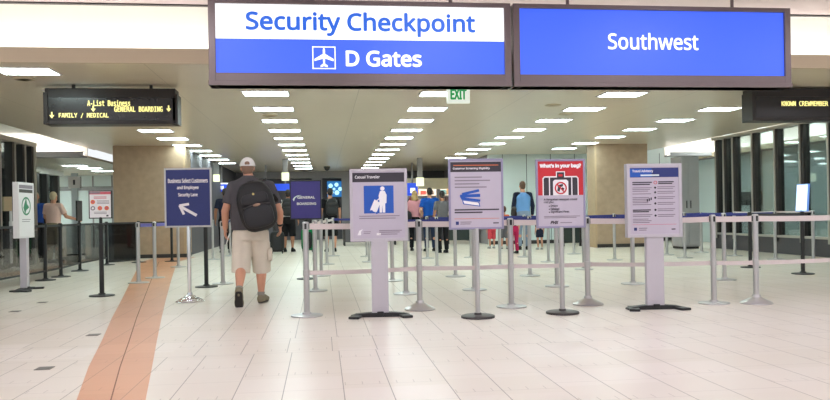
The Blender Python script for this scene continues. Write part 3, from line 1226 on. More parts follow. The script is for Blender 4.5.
def pedestal_support(W, D=0.07, bw=0.62):
    def f_(r, zb):
        m = MB()
        m.box(-W / 2, W / 2, -D / 2, D / 2, 0.035, zb + 0.005, pale_frame)
        m.box(-W / 2 + 0.012, W / 2 - 0.012, -D / 2 - 0.002, D / 2, 0.09, zb, pale_frame)
        m.build('pedestal', r, bevel=0.006)
        m = MB()
        prof = [(-bw / 2, 0), (-bw / 2, 0.018), (-bw / 2 + 0.06, 0.034), (-0.12, 0.046), (0.12, 0.046), (bw / 2 - 0.06, 0.034), (bw / 2, 0.018), (bw / 2, 0)]
        m.poly(prof, -0.05, 0.1, black)
        for sx in (-1, 1):
            m.M = Matrix.Translation((sx * (bw / 2 - 0.07), -0.02, 0)) @ Matrix.Rotation(sx * 0.25, 4, 'Z')
            m.box(-0.055, 0.055, -0.16, 0.14, 0, 0.026, black)
            m.M = Matrix.Identity(4)
        m.box(-0.035, 0.035, -0.065, -0.045, 0.02, 0.06, black)
        m.build('base', r, bevel=0.006)
    return f_


# blue business lane sign
def f1(s):
    s.rect(0, 1, 0, 1, navy_ink, 0.5)
    s.text('Business Select Customers', 0.045, 0.955, 0.765, 0.845, white_ink, bold=0.035)
    s.text('and Employee', 0.25, 0.745, 0.635, 0.715, white_ink, bold=0.035)
    s.text('Security Lane', 0.275, 0.72, 0.505, 0.585, white_ink, bold=0.035)
    s.stroke((0.69, 0.18), (0.34, 0.335), 0.065, white_ink, 2)
    s.stroke((0.30, 0.36), (0.52, 0.385), 0.06, white_ink, 2.3)
    s.stroke((0.305, 0.365), (0.40, 0.2), 0.06, white_ink, 2.6)


framed('lane_sign', 'navy blue Business Select Customers sign with white arrow on chrome pole', 'sign', 190, 302, math.radians(-4), 0.59, 0.75, 0.945, 0.03, silver, f1, pole_support(chrome, chrome, 0.026, 'steps'))


# casual traveler sign
def f2(s):
    s.rect(0.0, 1, 0.845, 0.985, ink, 1)
    s.text('Casual Traveler', 0.05, 0.53, 0.9, 0.945, white_ink)
    s.rect(0.215, 0.79, 0.375, 0.79, blue_ink, 1)
    # traveller with a wheeled case, drawn as a pale silhouette
    s.disc(0.575, 0.745, 0.042, white_ink, 2)
    s.poly([(0.53, 0.71), (0.62, 0.71), (0.655, 0.65), (0.65, 0.53), (0.625, 0.52), (0.625, 0.385), (0.575, 0.385), (0.57, 0.5), (0.56, 0.385), (0.515, 0.385), (0.515, 0.56), (0.5, 0.64)], white_ink, 2)
    s.poly([(0.42, 0.585), (0.53, 0.53), (0.455, 0.385), (0.33, 0.425)], white_ink, 2.5)
    s.stroke((0.46, 0.56), (0.52, 0.6), 0.018, white_ink, 3)
    s.disc(0.36, 0.405, 0.025, blue_ink, 3)
    s.disc(0.46, 0.38, 0.02, blue_ink, 3)
    s.lines(0.12, 0.9, [0.335, 0.3], 0.012, ink_mid)
    s.lines(0.5, 0.94, [0.115, 0.09, 0.06], 0.012, ink_mid)
    s.lines(0.2, 0.34, [0.1, 0.075], 0.01, ink_mid)
    s.poly([(0.08, 0.05), (0.15, 0.05), (0.15, 0.1), (0.19, 0.14), (0.12, 0.12)], white_ink, 2)
    s.rect(0.45, 0.53, 0.045, 0.08, white_ink, 2)


framed('information_sign', 'mauve Casual Traveler sign with blue picture on wide pedestal', 'sign', 380.5, 316.5, math.radians(-3), 0.6, 0.755, 0.79, 0.07, pale_frame, f2, pedestal_support(0.175), None, 0.03)


# screening eligibility poster
def f3(s):
    s.rect(0.0, 1, 0.835, 0.985, ink, 1)
    s.text('Customer Screening Eligibility', 0.05, 0.78, 0.865, 0.905, white_ink)
    s.rect(0.06, 0.95, 0.93, 0.94, orange_ink, 2)
    s.lines(0.08, 0.62, [0.755, 0.655], 0.018, ink_mid)
    s.lines(0.08, 0.78, [0.705, 0.605], 0.018, ink_mid)
    for p0, p1, w_ in (((0.22, 0.5), (0.56, 0.555), 0.05), ((0.18, 0.47), (0.58, 0.48), 0.06), ((0.2, 0.44), (0.58, 0.4), 0.045)):
        s.stroke(p0, p1, w_, blue_ink, 2)
    s.poly([(0.22, 0.42), (0.56, 0.38), (0.58, 0.31), (0.24, 0.35)], blue_ink, 2)
    s.poly([(0.24, 0.405), (0.54, 0.372), (0.56, 0.325), (0.26, 0.36)], white_ink, 3)
    s.lines(0.07, 0.95, [0.265], 0.02, ink)
    s.lines(0.07, 0.62, [0.225], 0.02, ink)
    s.rect(0.06, 0.95, 0.128, 0.134, orange_ink, 2)
    s.rect(0.09, 0.15, 0.04, 0.09, navy_ink, 2)
    s.lines(0.18, 0.4, [0.08, 0.052], 0.014, ink_mid)
    s.lines(0.83, 0.94, [0.06], 0.016, ink)


lilac_frame = mat('lilac_grey_frame', (150, 144, 172), 0.35, 0.35, 0.05)
framed('poster_stand', 'screening eligibility poster with dark heading on grey pole', 'sign', 478, 317.5, math.radians(-2), 0.565, 0.72, 0.9, 0.03, lilac_frame, f3, pole_support(silver, darkgrey, 0.025), 'posters on round poles')


# red bag sign
def f4(s):
    s.rect(0, 1, 0.475, 1, red_ink, 0.6)
    s.text("What's in your bag?", 0.04, 0.96, 0.885, 0.965, white_ink, bold=0.08)
    dk = ink
    s.poly([(0.1, 0.475), (0.1, 0.74), (0.14, 0.77), (0.86, 0.77), (0.9, 0.74), (0.9, 0.475)], white_ink, 1)
    s.poly([(0.125, 0.475), (0.125, 0.73), (0.15, 0.75), (0.24, 0.75), (0.24, 0.475)], dk, 2)
    s.poly([(0.76, 0.475), (0.76, 0.75), (0.85, 0.75), (0.875, 0.73), (0.875, 0.475)], dk, 2)
    s.rect(0.265, 0.735, 0.475, 0.75, dk, 2)
    s.poly([(0.4, 0.75), (0.4, 0.845), (0.6, 0.845), (0.6, 0.75)], white_ink, 1.2)
    s.poly([(0.42, 0.75), (0.42, 0.83), (0.58, 0.83), (0.58, 0.75)], dk, 2.1)
    s.poly([(0.455, 0.765), (0.455, 0.8), (0.545, 0.8), (0.545, 0.765)], red_ink, 3)
    s.poly([(0.33, 0.475), (0.33, 0.69), (0.37, 0.715), (0.63, 0.715), (0.67, 0.69), (0.67, 0.475)], white_ink, 3)
    s.poly([(0.42, 0.63), (0.55, 0.65), (0.55, 0.615), (0.5, 0.6), (0.47, 0.53), (0.42, 0.545), (0.44, 0.6)], dk, 4)
    s.poly([(0.53, 0.6), (0.58, 0.58), (0.55, 0.53), (0.51, 0.56)], dk, 4.3)
    s.ring(0.5, 0.585, 0.135, 0.03, red_ink, 5)
    s.stroke((0.41, 0.655), (0.59, 0.515), 0.028, red_ink, 5.5)
    s.text('A forgotten weapon could', 0.12, 0.86, 0.385, 0.43, ink)
    s.text('cost you:', 0.12, 0.34, 0.345, 0.385, ink)
    for w_, v, u1 in (('Delays', 0.29, 0.43), ('Detained', 0.243, 0.46), ('Significant Fines', 0.196, 0.68)):
        s.text(w_, 0.27, u1, v, v + 0.042, ink)
        s.disc(0.24, v + 0.018, 0.012, ink)
    s.lines(0.12, 0.92, [0.15, 0.128], 0.01, ink_mid)
    s.text('PHX', 0.26, 0.44, 0.03, 0.08, ink, bold=0.08, shear=0.25)
    s.lines(0.48, 0.74, [0.05], 0.012, ink_mid)


framed('poster_stand', "red and white What's in your bag? sign with suitcase on grey pole", 'sign', 562.5, 313.5, math.radians(-2), 0.525, 0.72, 0.895, 0.03, lilac_frame, f4, pole_support(silver, darkgrey, 0.025), 'posters on round poles')


# two column notice
def f5(s):
    s.rect(0, 1, 0.845, 0.985, navy_ink, 1)
    s.rect(0.0, 0.45, 0.85, 0.975, blue_ink, 1.5)
    s.text('Travel Advisory', 0.05, 0.48, 0.91, 0.96, white_ink, 3)
    s.lines(0.22, 0.6, [0.875], 0.022, MATS['pale_teal_panel'], 3)
    s.lines(0.05, 0.45, [0.77, 0.74], 0.016, ink)
    s.lines(0.05, 0.45, [0.69, 0.665, 0.64, 0.6, 0.545, 0.52, 0.495, 0.47, 0.44], 0.011, ink_mid)
    s.lines(0.05, 0.42, [0.36, 0.335], 0.016, ink)
    s.lines(0.05, 0.45, [0.29, 0.265, 0.225, 0.2, 0.175], 0.011, ink_mid)
    s.lines(0.58, 0.9, [0.775, 0.75], 0.016, ink)
    s.ring(0.52, 0.765, 0.035, 0.01, red_ink)
    for v in (0.69, 0.62, 0.54, 0.455, 0.36, 0.275):
        s.disc(0.515, v, 0.022, ink)
        s.lines(0.56, 0.92, [v + 0.012, v - 0.014], 0.011, ink_mid)
    for u in (0.34, 0.38, 0.42):
        s.rect(u, u + 0.02, 0.47 + (u - 0.3) * 0.3, 0.51 + (u - 0.3) * 0.3, ink, 3)
    s.rect(0.04, 0.94, 0.14, 0.145, pink_ink, 2)
    s.rect(0.07, 0.13, 0.055, 0.1, navy_ink, 2)
    s.lines(0.17, 0.34, [0.09, 0.062], 0.012, ink_mid)
    s.lines(0.84, 0.92, [0.07], 0.016, ink)


framed('information_sign', 'pale two column notice with blue heading on wide pedestal, rightmost', 'sign', 655, 309, math.radians(-4), 0.6, 0.79, 0.775, 0.09, pale_frame, f5, pedestal_support(0.19), None, 0.034)


# narrow white sign at the far left, seen obliquely
def f6(s):
    s.rect(0, 1, 0, 1, white_ink, 0.5)
    s.rect(0.02, 0.98, 0.92, 0.99, ink_mid, 1)
    s.rect(0.02, 0.98, 0.84, 0.905, MATS['dark_grey_metal'], 1)
    s.ring(0.5, 0.58, 0.28, 0.05, green_ink, 2, 0.32)
    s.poly([(0.3, 0.55), (0.5, 0.75), (0.56, 0.62), (0.72, 0.56), (0.5, 0.5), (0.42, 0.42)], green_ink, 2)
    s.lines(0.2, 0.8, [0.32, 0.28], 0.012, ink_mid)


framed('information_sign', 'narrow white sign with green oval emblem on white post, far left', 'sign', 25, 290.5, math.radians(88), 0.56, 0.84, 0.8, 0.085, white_pl, f6, pedestal_support(0.1, 0.1, 0.6), None, 0.03)


# framed poster of orange circles on a black post
def head_sign(name, label, p, rz, W, Hh, zb, th, fm, fn, fw=0.014, tilt=0.0, group=None):
    r = thing(name, label, 'sign', (p.x, p.y, 1.004), rz, group)
    m = MB()
    T = Matrix.Translation((0, 0, zb)) @ Matrix.Rotation(tilt, 4, 'X')
    m.M = T
    m.box(-W / 2, W / 2, -th / 2, th / 2, 0, Hh, fm)
    m.M = Matrix.Identity(4)
    m.lathe([(0.022, 0), (0.022, zb + 0.02)], fm, 12)
    m.build('frame', r, bevel=0.004)
    m = MB()
    m.M = T
    fn(m, W - 2 * fw, Hh - 2 * fw, fw, -th / 2)
    m.build('poster', r)
    return r


def f7(m, w_, h_, fw, y):
    m.rect(-w_ / 2, w_ / 2, fw, fw + h_, y - 0.002, white_ink)
    m.rect(-w_ / 2, w_ / 2, fw + h_ * 0.89, fw + h_ * 0.99, y - 0.003, pink_ink)
    m.rect(-w_ / 2, 0, fw + h_ * 0.92, fw + h_ * 0.98, y - 0.0045, ink_mid)
    for u, v in ((0.15, 0.6), (0.15, 0.36), (0.48, 0.36), (0.8, 0.36)):
        m.disc(-w_ / 2 + u * w_, fw + v * h_, 0.03, y - 0.004, orange_ink if (u, v) != (0.15, 0.36) else ink_mid)
        m.disc(-w_ / 2 + u * w_, fw + v * h_, 0.016, y - 0.006, pink_ink if (u, v) != (0.15, 0.36) else white_ink)
    for v in (0.78, 0.73):
        m.rect(-w_ * 0.3, w_ * 0.3, fw + v * h_, fw + v * h_ + 0.008, y - 0.004, pink_ink)
    for v in (0.63, 0.58, 0.53):
        m.rect(-w_ * 0.15, w_ * 0.42, fw + v * h_, fw + v * h_ + 0.007, y - 0.004, ink_mid)
    for v in (0.2, 0.15):
        m.rect(-w_ * 0.3, w_ * 0.3, fw + v * h_, fw + v * h_ + 0.007, y - 0.004, ink_mid)
    m.rect(w_ * 0.28, w_ * 0.38, fw + 0.04 * h_, fw + 0.1 * h_, y - 0.004, ink)


head_sign('framed_notice', 'black framed poster with orange circles and pink heading on black post', L4.location, math.radians(4), 0.305, 0.39, 0.07, 0.025, black, f7)


def f8(m, w_, h_, fw, y):
    m.rect(-w_ / 2, w_ / 2, fw, fw + h_, y - 0.002, darkgrey)


head_sign('notice_holder', 'small dark sign seen almost edge-on above the smoked barrier', L3.location, math.radians(88), 0.3, 0.42, 0.03, 0.03, black, f8)


def f9(m, w_, h_, fw, y):
    m.rect(-w_ / 2, w_ / 2, fw, fw + h_, y - 0.002, emit('lit_screen', (222, 238, 255), 1.1))


head_sign('lit_screen', 'small glowing white screen on black post at far right', K4.location, math.radians(-90), 0.3, 0.44, 0.0, 0.03, emit('screen_edge', (120, 170, 255), 0.5), f9, 0.012, math.radians(-4))


def f10(m, w_, h_, fw, y):
    m.rect(-w_ / 2, w_ / 2, fw, fw + h_, y - 0.002, mat('violet_navy_ink', (66, 58, 132), 0.3))
    m.text('GENERAL', -w_ * 0.28, w_ * 0.32, fw + h_ * 0.53, fw + h_ * 0.6, y - 0.004, white_ink, 0.06)
    m.text('BOARDING', -w_ * 0.3, w_ * 0.36, fw + h_ * 0.36, fw + h_ * 0.43, y - 0.004, white_ink, 0.06)
    pts = [(-0.44, 0.52), (-0.38, 0.58), (-0.28, 0.62), (-0.12, 0.63), (-0.28, 0.595), (-0.36, 0.55), (-0.4, 0.46)]
    m.poly([(u * w_, fw + v * h_) for u, v in pts], y - 0.004, 0.001, MATS['pale_teal_panel'])


head_sign('lane_sign', 'violet General Boarding sign with black rounded frame', K5.location, math.radians(-3), 0.53, 0.66, 0.0, 0.035, black, f10, 0.02)

# beige board on a thin white post at the left edge
p = at_z(13, 268)
r = thing('board_sign', 'beige blank board on thin white post at the left edge', 'sign', (p.x, p.y, 0), math.radians(10))
m = MB()
m.box(-0.45, 0.0, -0.015, 0.015, 1.28, 1.6, mat('beige_board', (214, 184, 150), 0.4))
m.build('board', r, bevel=0.003)
m = MB()
m.box(-0.06, 0.05, -0.03, 0.03, 0.9, 1.05, white_pl)
m.lathe([(0.03, 0.01), (0.03, 1.3)], white_pl, 14, (-0.03, 0.02))
m.build('pole', r)
m = MB()
m.lathe([(0.16, 0), (0.16, 0.015), (0.04, 0.03)], white_pl, 24, (-0.03, 0.02))
m.build('base', r, smooth=True)

# floor boxes
for px, py, lab in ((44.5, 368.5, 'nearest grey floor box left of the terracotta strip'), (93.5, 335, 'grey floor box close beside the terracotta strip'), (15, 311.5, 'grey floor box near the white narrow sign'), (42.5, 302.5, 'farthest grey floor box before the smoked barrier')):
    p = at_z(px, py)
    r = thing('floor_box', lab, 'floor box', (p.x, p.y, 0), 0, 'grey service boxes in the floor')
    m = MB()
    m.box(-0.055, 0.055, -0.055, 0.055, -0.01, 0.004, mat('floor_box_grey', (128, 122, 114), 0.4, 0.4))
    m.build('frame', r, bevel=0.001)
    m = MB()
    m.box(-0.042, 0.042, -0.042, 0.042, 0.0, 0.0055, mat('floor_box_lid', (112, 106, 100), 0.4, 0.4))
    m.build('lid', r)

# ------------------------------------------------------------------ people
skin = mat('skin', (208, 152, 124), 0.55, 0, 0.06, 20)
skin_dk = mat('tanned_skin', (176, 122, 94), 0.55, 0, 0.06, 20)
hair_dk = mat('dark_hair', (38, 30, 28), 0.6, 0, 0.25, 60, stretch=(4, 4, 1))
hair_br = mat('brown_hair', (92, 66, 50), 0.6, 0, 0.25, 60, stretch=(4, 4, 1))
hair_gb = mat('grey_blond_hair', (204, 188, 156), 0.6, 0, 0.2, 60, stretch=(4, 4, 1))
hair_bl = mat('blond_hair', (190, 158, 108), 0.6, 0, 0.2, 60, stretch=(4, 4, 1))
eye_m = mat('eye', (50, 40, 36), 0.2)
sole_m = mat('dark_rubber_sole', (46, 44, 42), 0.7)


def cloth(name, rgb, var=0.12):
    return mat(name, rgb, 0.85, 0, var, 9, 0.25, 0.2)


DEF = dict(head=(0, 0.02, 1.62), neck=(0, -0.01, 1.44), hipL=(-.095, 0, .9), hipR=(.095, 0, .9), kneeL=(-.105, .02, .49), kneeR=(.105, .02, .49), ankL=(-.105, -.03, .09), ankR=(.105, -.03, .09),
           toeL=(-.125, .17, .03), toeR=(.125, .17, .03), heelL=(-.1, -.08, .035), heelR=(.1, -.08, .035),
           shL=(-.185, -.01, 1.40), shR=(.185, -.01, 1.40), elL=(-.25, -.03, 1.12), elR=(.25, -.03, 1.12), wrL=(-.265, .05, .88), wrR=(.265, .05, .88))


def hand(m, wr, el, side, mt, k=1.0, curl=0.5):
    wr, el = Vector(wr), Vector(el)
    d = (wr - el).normalized()
    n = Vector((-side, 0, 0))
    n = (n - d * n.dot(d)).normalized()                 # palm faces the body
    w = d.cross(n).normalized()
    if w.y < 0:
        w = -w                                          # towards the thumb (front)
    rot = Matrix((w, d, n)).transposed()
    m.ellipsoid(wr + d * 0.052 * k, (0.043 * k, 0.056 * k, 0.017 * k), mt, 14, 8, 0.75, rot)
    for o, L in ((0.031, 0.072), (0.0105, 0.082), (-0.0105, 0.077), (-0.031, 0.06)):
        b = wr + d * (0.085 * k) + w * (o * k)
        d1 = (d + n * curl * 0.5).normalized()
        d2 = (d + n * curl * 1.5).normalized()
        p1 = b + d1 * (L * 0.5 * k)
        m.capsule(b - d * 0.02 * k, 0.0098 * k, p1, 0.0092 * k, mt, 8)
        m.capsule(p1, 0.0092 * k, p1 + d2 * (L * 0.5 * k), 0.0078 * k, mt, 8)
    b = wr + d * 0.025 * k + w * 0.03 * k
    p1 = b + (d * 0.6 + w * 0.75 + n * 0.2).normalized() * 0.042 * k
    m.capsule(b, 0.013 * k, p1, 0.0105 * k, mt, 8)
    m.capsule(p1, 0.0105 * k, p1 + (d * 0.95 + w * 0.2 + n * 0.35).normalized() * 0.03 * k, 0.0085 * k, mt, 8)


def human(name, label, loc, rz, H, group=None, joints=None, sk=None, hair=('short', None), top=None, sleeve='short', top_mat=None, sleeve_mat=None, bottom='trousers', bottom_mat=None,
          shoe_mat=None, bulk=0.0, fine=False, cap=None, child=False, sec=None, hands=None, hem=(0.9, 0.44)):
    k = H / 1.75
    J = dict(DEF)
    if child:
        J.update(head=(0, .02, 1.56), neck=(0, -.01, 1.36), shL=(-.16, -.01, 1.31), shR=(.16, -.01, 1.31), elL=(-.21, -.02, 1.06), elR=(.21, -.02, 1.06), wrL=(-.22, .05, .84), wrR=(.22, .05, .84))
    if joints:
        J.update(joints)
    J = {a: Vector(b) * k for a, b in J.items()}
    sk = sk or skin
    r = thing(name, label, 'person', loc, rz, group)
    hs = 1.2 if child else 1.0
    hc = J['head']
    m = MB()
    q = k * hs
    m.ellipsoid(hc + Vector((0, -.008, .02)) * q, (.074 * q, .094 * q, .1 * q), sk, 18, 12)
    m.ellipsoid(hc + Vector((0, .022, -.06)) * q, (.056 * q, .07 * q, .062 * q), sk, 16, 10)
    m.capsule(hc + Vector((0, .085, .0)) * q, .012 * q, hc + Vector((0, .102, -.03)) * q, .015 * q, sk, 8)
    m.capsule(hc + Vector((-.022, .084, -.07)) * q, .008 * q, hc + Vector((.022, .084, -.07)) * q, .008 * q, sk, 8)
    for s in (-1, 1):
        m.ellipsoid(hc + Vector((s * .076, -.01, -.01)) * q, (.011 * q, .02 * q, .032 * q), sk, 10, 6)
    m.capsule(J['neck'], .062 * k, hc + Vector((0, -.015, -.06)) * q, .055 * k, sk)
    hipm = (J['hipL'] + J['hipR']) / 2
    m.loft([(hipm + Vector((0, 0, -.06 * k)), .14 * k, .095 * k), (hipm + Vector((0, 0, .1 * k)), .135 * k, .09 * k), ((hipm + J['neck']) / 2, .14 * k, .09 * k),
            (J['neck'] - Vector((0, 0, .1 * k)), .16 * k, .085 * k), (J['neck'] - Vector((0, 0, .0 * k)), .06 * k, .055 * k)], sk)
    bb = 1 + bulk * 0.6
    for s, S in ((-1, 'L'), (1, 'R')):
        m.capsule(J['sh' + S], .05 * k * bb, J['el' + S], .041 * k * bb, sk)
        m.capsule(J['el' + S], .042 * k * bb, J['wr' + S].lerp(J['el' + S], 0.5), .037 * k * bb, sk)
        m.capsule(J['wr' + S].lerp(J['el' + S], 0.5), .037 * k * bb, J['wr' + S], .026 * k * bb, sk)
        hand(m, J['wr' + S], J['el' + S], s, sk, k * (1.0 if not child else 0.95), (hands or {}).get(S, 0.5))
        m.capsule(J['hip' + S], .08 * k * bb, J['knee' + S], .054 * k * bb, sk)
        cf = J['knee' + S].lerp(J['ank' + S], 0.32) + Vector((0, -.015 * k, 0))
        m.capsule(J['knee' + S], .053 * k * bb, cf, .056 * k * bb, sk)
        m.capsule(cf, .056 * k * bb, J['ank' + S].lerp(J['knee' + S], .15), .035 * k * bb, sk)
        m.capsule(J['ank' + S].lerp(J['knee' + S], .15), .035 * k * bb, J['ank' + S], .034 * k * bb, sk)
        f0, f1 = J['heel' + S].lerp(J['toe' + S], .25), J['heel' + S].lerp(J['toe' + S], .8)
        lift = (J['ank' + S] - f0).normalized() * .015 * k
        m.capsule(f0 + lift, .022 * k, f1 + lift, .018 * k, sk)
        m.capsule(J['ank' + S], .034 * k, f0 + lift, .024 * k, sk)
    m.build('body', r, remesh=0.0065 if fine else 0.0085, smooth_it=3)
    # eyes
    for s in (-1, 1):
        m = MB()
        m.ellipsoid(hc + Vector((s * .03, .079, .005)) * q, (.011 * q, .008 * q, .007 * q), eye_m, 10, 6)
        m.build('eye', r, smooth=True)
    # hair
    kind, hm = hair
    if hm:
        m = MB()
        m.ellipsoid(hc + Vector((0, -.026, .034)) * q, (.081 * q, .088 * q, .098 * q), hm, 18, 12)
        m.ellipsoid(hc + Vector((0, -.05, -.02)) * q, (.07 * q, .055 * q, .07 * q), hm, 16, 10)
        if kind == 'long':
            m.ellipsoid(hc + Vector((0, -.055, -.1)) * q, (.085 * q, .05 * q, .13 * q), hm, 16, 10)
            for s in (-1, 1):
                m.capsule(hc + Vector((s * .07, -.01, .02)) * q, .02 * q, hc + Vector((s * .08, -.02, -.14)) * q, .022 * q, hm)
        m.build('hair', r, remesh=0.01, smooth_it=3)
    # upper garment
    tm = top_mat
    m = MB()
    z0, z1 = hem[0] * k, J['neck'].z
    cx_, cy_ = hipm.x, hipm.y
    nx, ny = J['neck'].x, J['neck'].y
    if sec is None:
        if child:
            sec = [(0, .125, .09), (.3, .125, .09), (.7, .145, .09), (.88, .14, .08), (.97, .09, .07), (1.03, .06, .06)]
        else:
            sec = [(0, .172, .12), (.25, .16, .115), (.55, .178, .12), (.8, .19, .115), (.93, .15, .1), (1.0, .085, .075), (1.04, .066, .066)]
    m.loft([((cx_ + (nx - cx_) * t_, cy_ + (ny - cy_) * t_, z0 + (z1 - z0) * t_), a * k * (1 + bulk), b * k * (1 + bulk)) for t_, a, b in sec], tm)
    sl = MB() if sleeve_mat else m
    sm_ = sleeve_mat or tm
    for S in 'LR':
        a, e, w_ = J['sh' + S], J['el' + S], J['wr' + S]
        rr = .062 * k * (1 + bulk * .7)
        if sleeve == 'short':
            b = a.lerp(e, 0.72)
            sl.tube([a + (a - e).normalized() * rr * 0.8, a + (a - e).normalized() * rr * 0.4, a, b], [rr * .5, rr * .9, rr * 1.04, rr * 1.02], sm_, 16)
        else:
            sl.tube([a + (a - e).normalized() * rr * 0.8, a + (a - e).normalized() * rr * 0.4, a, e], [rr * .5, rr * .9, rr, rr * .85], sm_, 16)
            sl.capsule(e, rr * .85, e, rr * .85, sm_)
            sl.tube([e, e.lerp(w_, 0.95)], [rr * .84, rr * .6], sm_, 16)
        sl.capsule(a, rr * 1.04, a.lerp(Vector((nx, ny, a.z)), 0.4), rr * 1.1, sm_)
    vx = 0.009 if fine else 0.012
    m.build('shirt', r, remesh=vx, smooth_it=5)
    if sleeve_mat:
        sl.build('sleeves', r, remesh=vx, smooth_it=4)
    # lower garment
    m = MB()
    zb = hipm.z
    wd = .168 * k * (1 + bulk)
    m.loft([((hipm.x, hipm.y, zb - .1 * k), wd * 1.0, .13 * k * (1 + bulk)), ((hipm.x, hipm.y, zb), wd * 1.03, .135 * k * (1 + bulk)), ((hipm.x, hipm.y, zb + .1 * k), wd * .95, .118 * k * (1 + bulk))], bottom_mat)
    for S in 'LR':
        h, kn, an = J['hip' + S], J['knee' + S], J['ank' + S]
        if bottom == 'shorts':
            d_ = (kn - h)
            t_ = (h.z - hem[1] * k) / max(1e-3, (h.z - kn.z))
            e = h + d_ * min(t_, 1.25)
            pts = [h, h.lerp(e, .5), e]
            rd = [.098 * k * (1 + bulk), .097 * k * (1 + bulk), .094 * k * (1 + bulk * .9)]
            if t_ > 1.25:
                e2 = kn.lerp(an, (kn.z - hem[1] * k) / max(1e-3, kn.z - an.z))
                pts.append(e2)
                rd.append(.095 * k * (1 + bulk * .9))
            m.tube(pts, rd, bottom_mat, 18)
        else:
            lo = kn.lerp(an, 0.97)
            m.tube([h, h.lerp(kn, .5), kn, kn.lerp(an, .4), lo], [.096 * k * (1 + bulk), .088 * k * (1 + bulk), .07 * k * (1 + bulk), .068 * k, .062 * k], bottom_mat, 16)
    m.build('shorts' if bottom == 'shorts' else 'trousers', r, remesh=vx, smooth_it=5)
    # shoes
    for S in 'LR':
        he, to, an = J['heel' + S], J['toe' + S], J['ank' + S]
        f_ = (to - he).normalized()
        up = (an - (he + to) / 2)
        up = (up - f_ * up.dot(f_)).normalized()
        sd = f_.cross(up).normalized()
        rot = Matrix((sd, f_, up)).transposed()
        L = (to - he).length
        m = MB()
        g = k * (1.15 if fine else 1.0)
        m.ellipsoid(he + f_ * 0.035 * k + up * .022 * k, (.041 * g, .06 * g, .046 * g), shoe_mat, 14, 8, 0.85, rot)
        m.ellipsoid((he + to) / 2 + up * .022 * k, (.045 * g, L * .52, .04 * g), shoe_mat, 14, 8, 0.85, rot)
        m.ellipsoid(to - f_ * 0.05 * k + up * .008 * k, (.05 * g, .08 * g, .032 * g), shoe_mat, 14, 8, 0.85, rot)
        m.capsule(he + f_ * 0.05 * k + up * .05 * k, .042 * k, he + f_ * 0.05 * k + up * .075 * k, .038 * k, shoe_mat)
        sh = m.build('shoe', r, remesh=0.007 if fine else 0.01, smooth_it=3)
        m = MB()
        m.ellipsoid(he.lerp(to, .28) - up * .016 * k, (.045 * k, L * .36, .013 * k), sole_m, 16, 8, 0.6, rot)
        m.ellipsoid(he.lerp(to, .74) - up * .017 * k, (.05 * k, L * .36, .012 * k), sole_m, 16, 8, 0.6, rot)
        so = m.build('sole', None, remesh=0.008, smooth_it=2)
        so.parent = sh
    return r, J, k


def backpack(label, person, c, size, tilt, m_main, m_dark, rz=0.0, fine=False, strap_sh=None, group=None):
    """c: centre of the pack in the wearer's frame; hangs on the wearer's back (-y)"""
    M = Matrix.Translation(person.location) @ Matrix.Rotation(person.rotation_euler.z, 4, 'Z')
    w = M @ Vector(c)
    r = thing('backpack', label, 'backpack', w, person.rotation_euler.z, group)
    T = Matrix.Rotation(tilt, 4, 'Y')
    W, D, Hh = size
    m = MB()
    m.M = T
    m.ellipsoid((0, 0, -0.03 * Hh), (W / 2, D / 2, Hh * .47), m_main, 22, 14, 0.62)
    m.ellipsoid((0, 0.01, Hh * 0.2), (W * .43, D * .46, Hh * .3), m_main, 20, 12, 0.75)
    m.build('main_compartment', r, remesh=0.01, smooth_it=3)
    m = MB()
    m.M = T
    m.ellipsoid((0, -D * .46, -Hh * .2), (W * .4, D * .2, Hh * .23), m_dark, 20, 12, 0.6)
    m.build('front_pocket', r, smooth=True)
    m = MB()
    m.M = T
    m.ellipsoid((0, -D * .43, Hh * .14), (W * .36, D * .16, Hh * .12), m_dark, 20, 12, 0.6)
    m.build('upper_pocket', r, smooth=True)
    m = MB()
    m.M = T
    m.tube([(-W * .36, -D * .55, 0.0), (-W * .15, -D * .6, 0.03 * Hh), (W * .15, -D * .6, 0.03 * Hh), (W * .36, -D * .55, 0.0)], 0.006, MATS['dark_grey_metal'], 8)
    if fine:
        m.ellipsoid((W * .02, -D * .63, Hh * .02), (0.045, 0.008, 0.018), mat('tan_badge', (150, 120, 100), 0.5), 14, 8)
        m.ellipsoid((0, -D * .6, Hh * .24), (0.014, 0.006, 0.014), mat('yellow_badge', (220, 200, 130), 0.5), 12, 6)
    m.build('zip', r, smooth=True)
    m = MB()
    m.M = T
    m.tube([(-.04, 0, Hh * .43), (-.035, 0, Hh * .5), (.035, 0, Hh * .5), (.04, 0, Hh * .43)], 0.01, m_main, 8)
    m.build('handle', r, smooth=True)
    for s in (strap_sh or []):
        m = MB()
        s = [Vector(p) - Vector(c) for p in s]
        for i in range(len(s) - 1):
            a, b = s[i], s[i + 1]
            d = (b - a).normalized()
            wv = Vector((1, 0, 0)) - d * d.x
            wv = wv.normalized() * 0.032
            nv = d.cross(wv).normalized() * 0.007
            vs_ = [p + u * wv + v * nv for p in (a - d * .012, b + d * .012) for u, v in ((-1, -1), (1, -1), (1, 1), (-1, 1))]
            m.add(vs_, [(0, 1, 2, 3), (7, 6, 5, 4), (0, 4, 5, 1), (1, 5, 6, 2), (2, 6, 7, 3), (3, 7, 4, 0)], m_main)
        m.build('shoulder_strap', r, smooth=False)
    return r


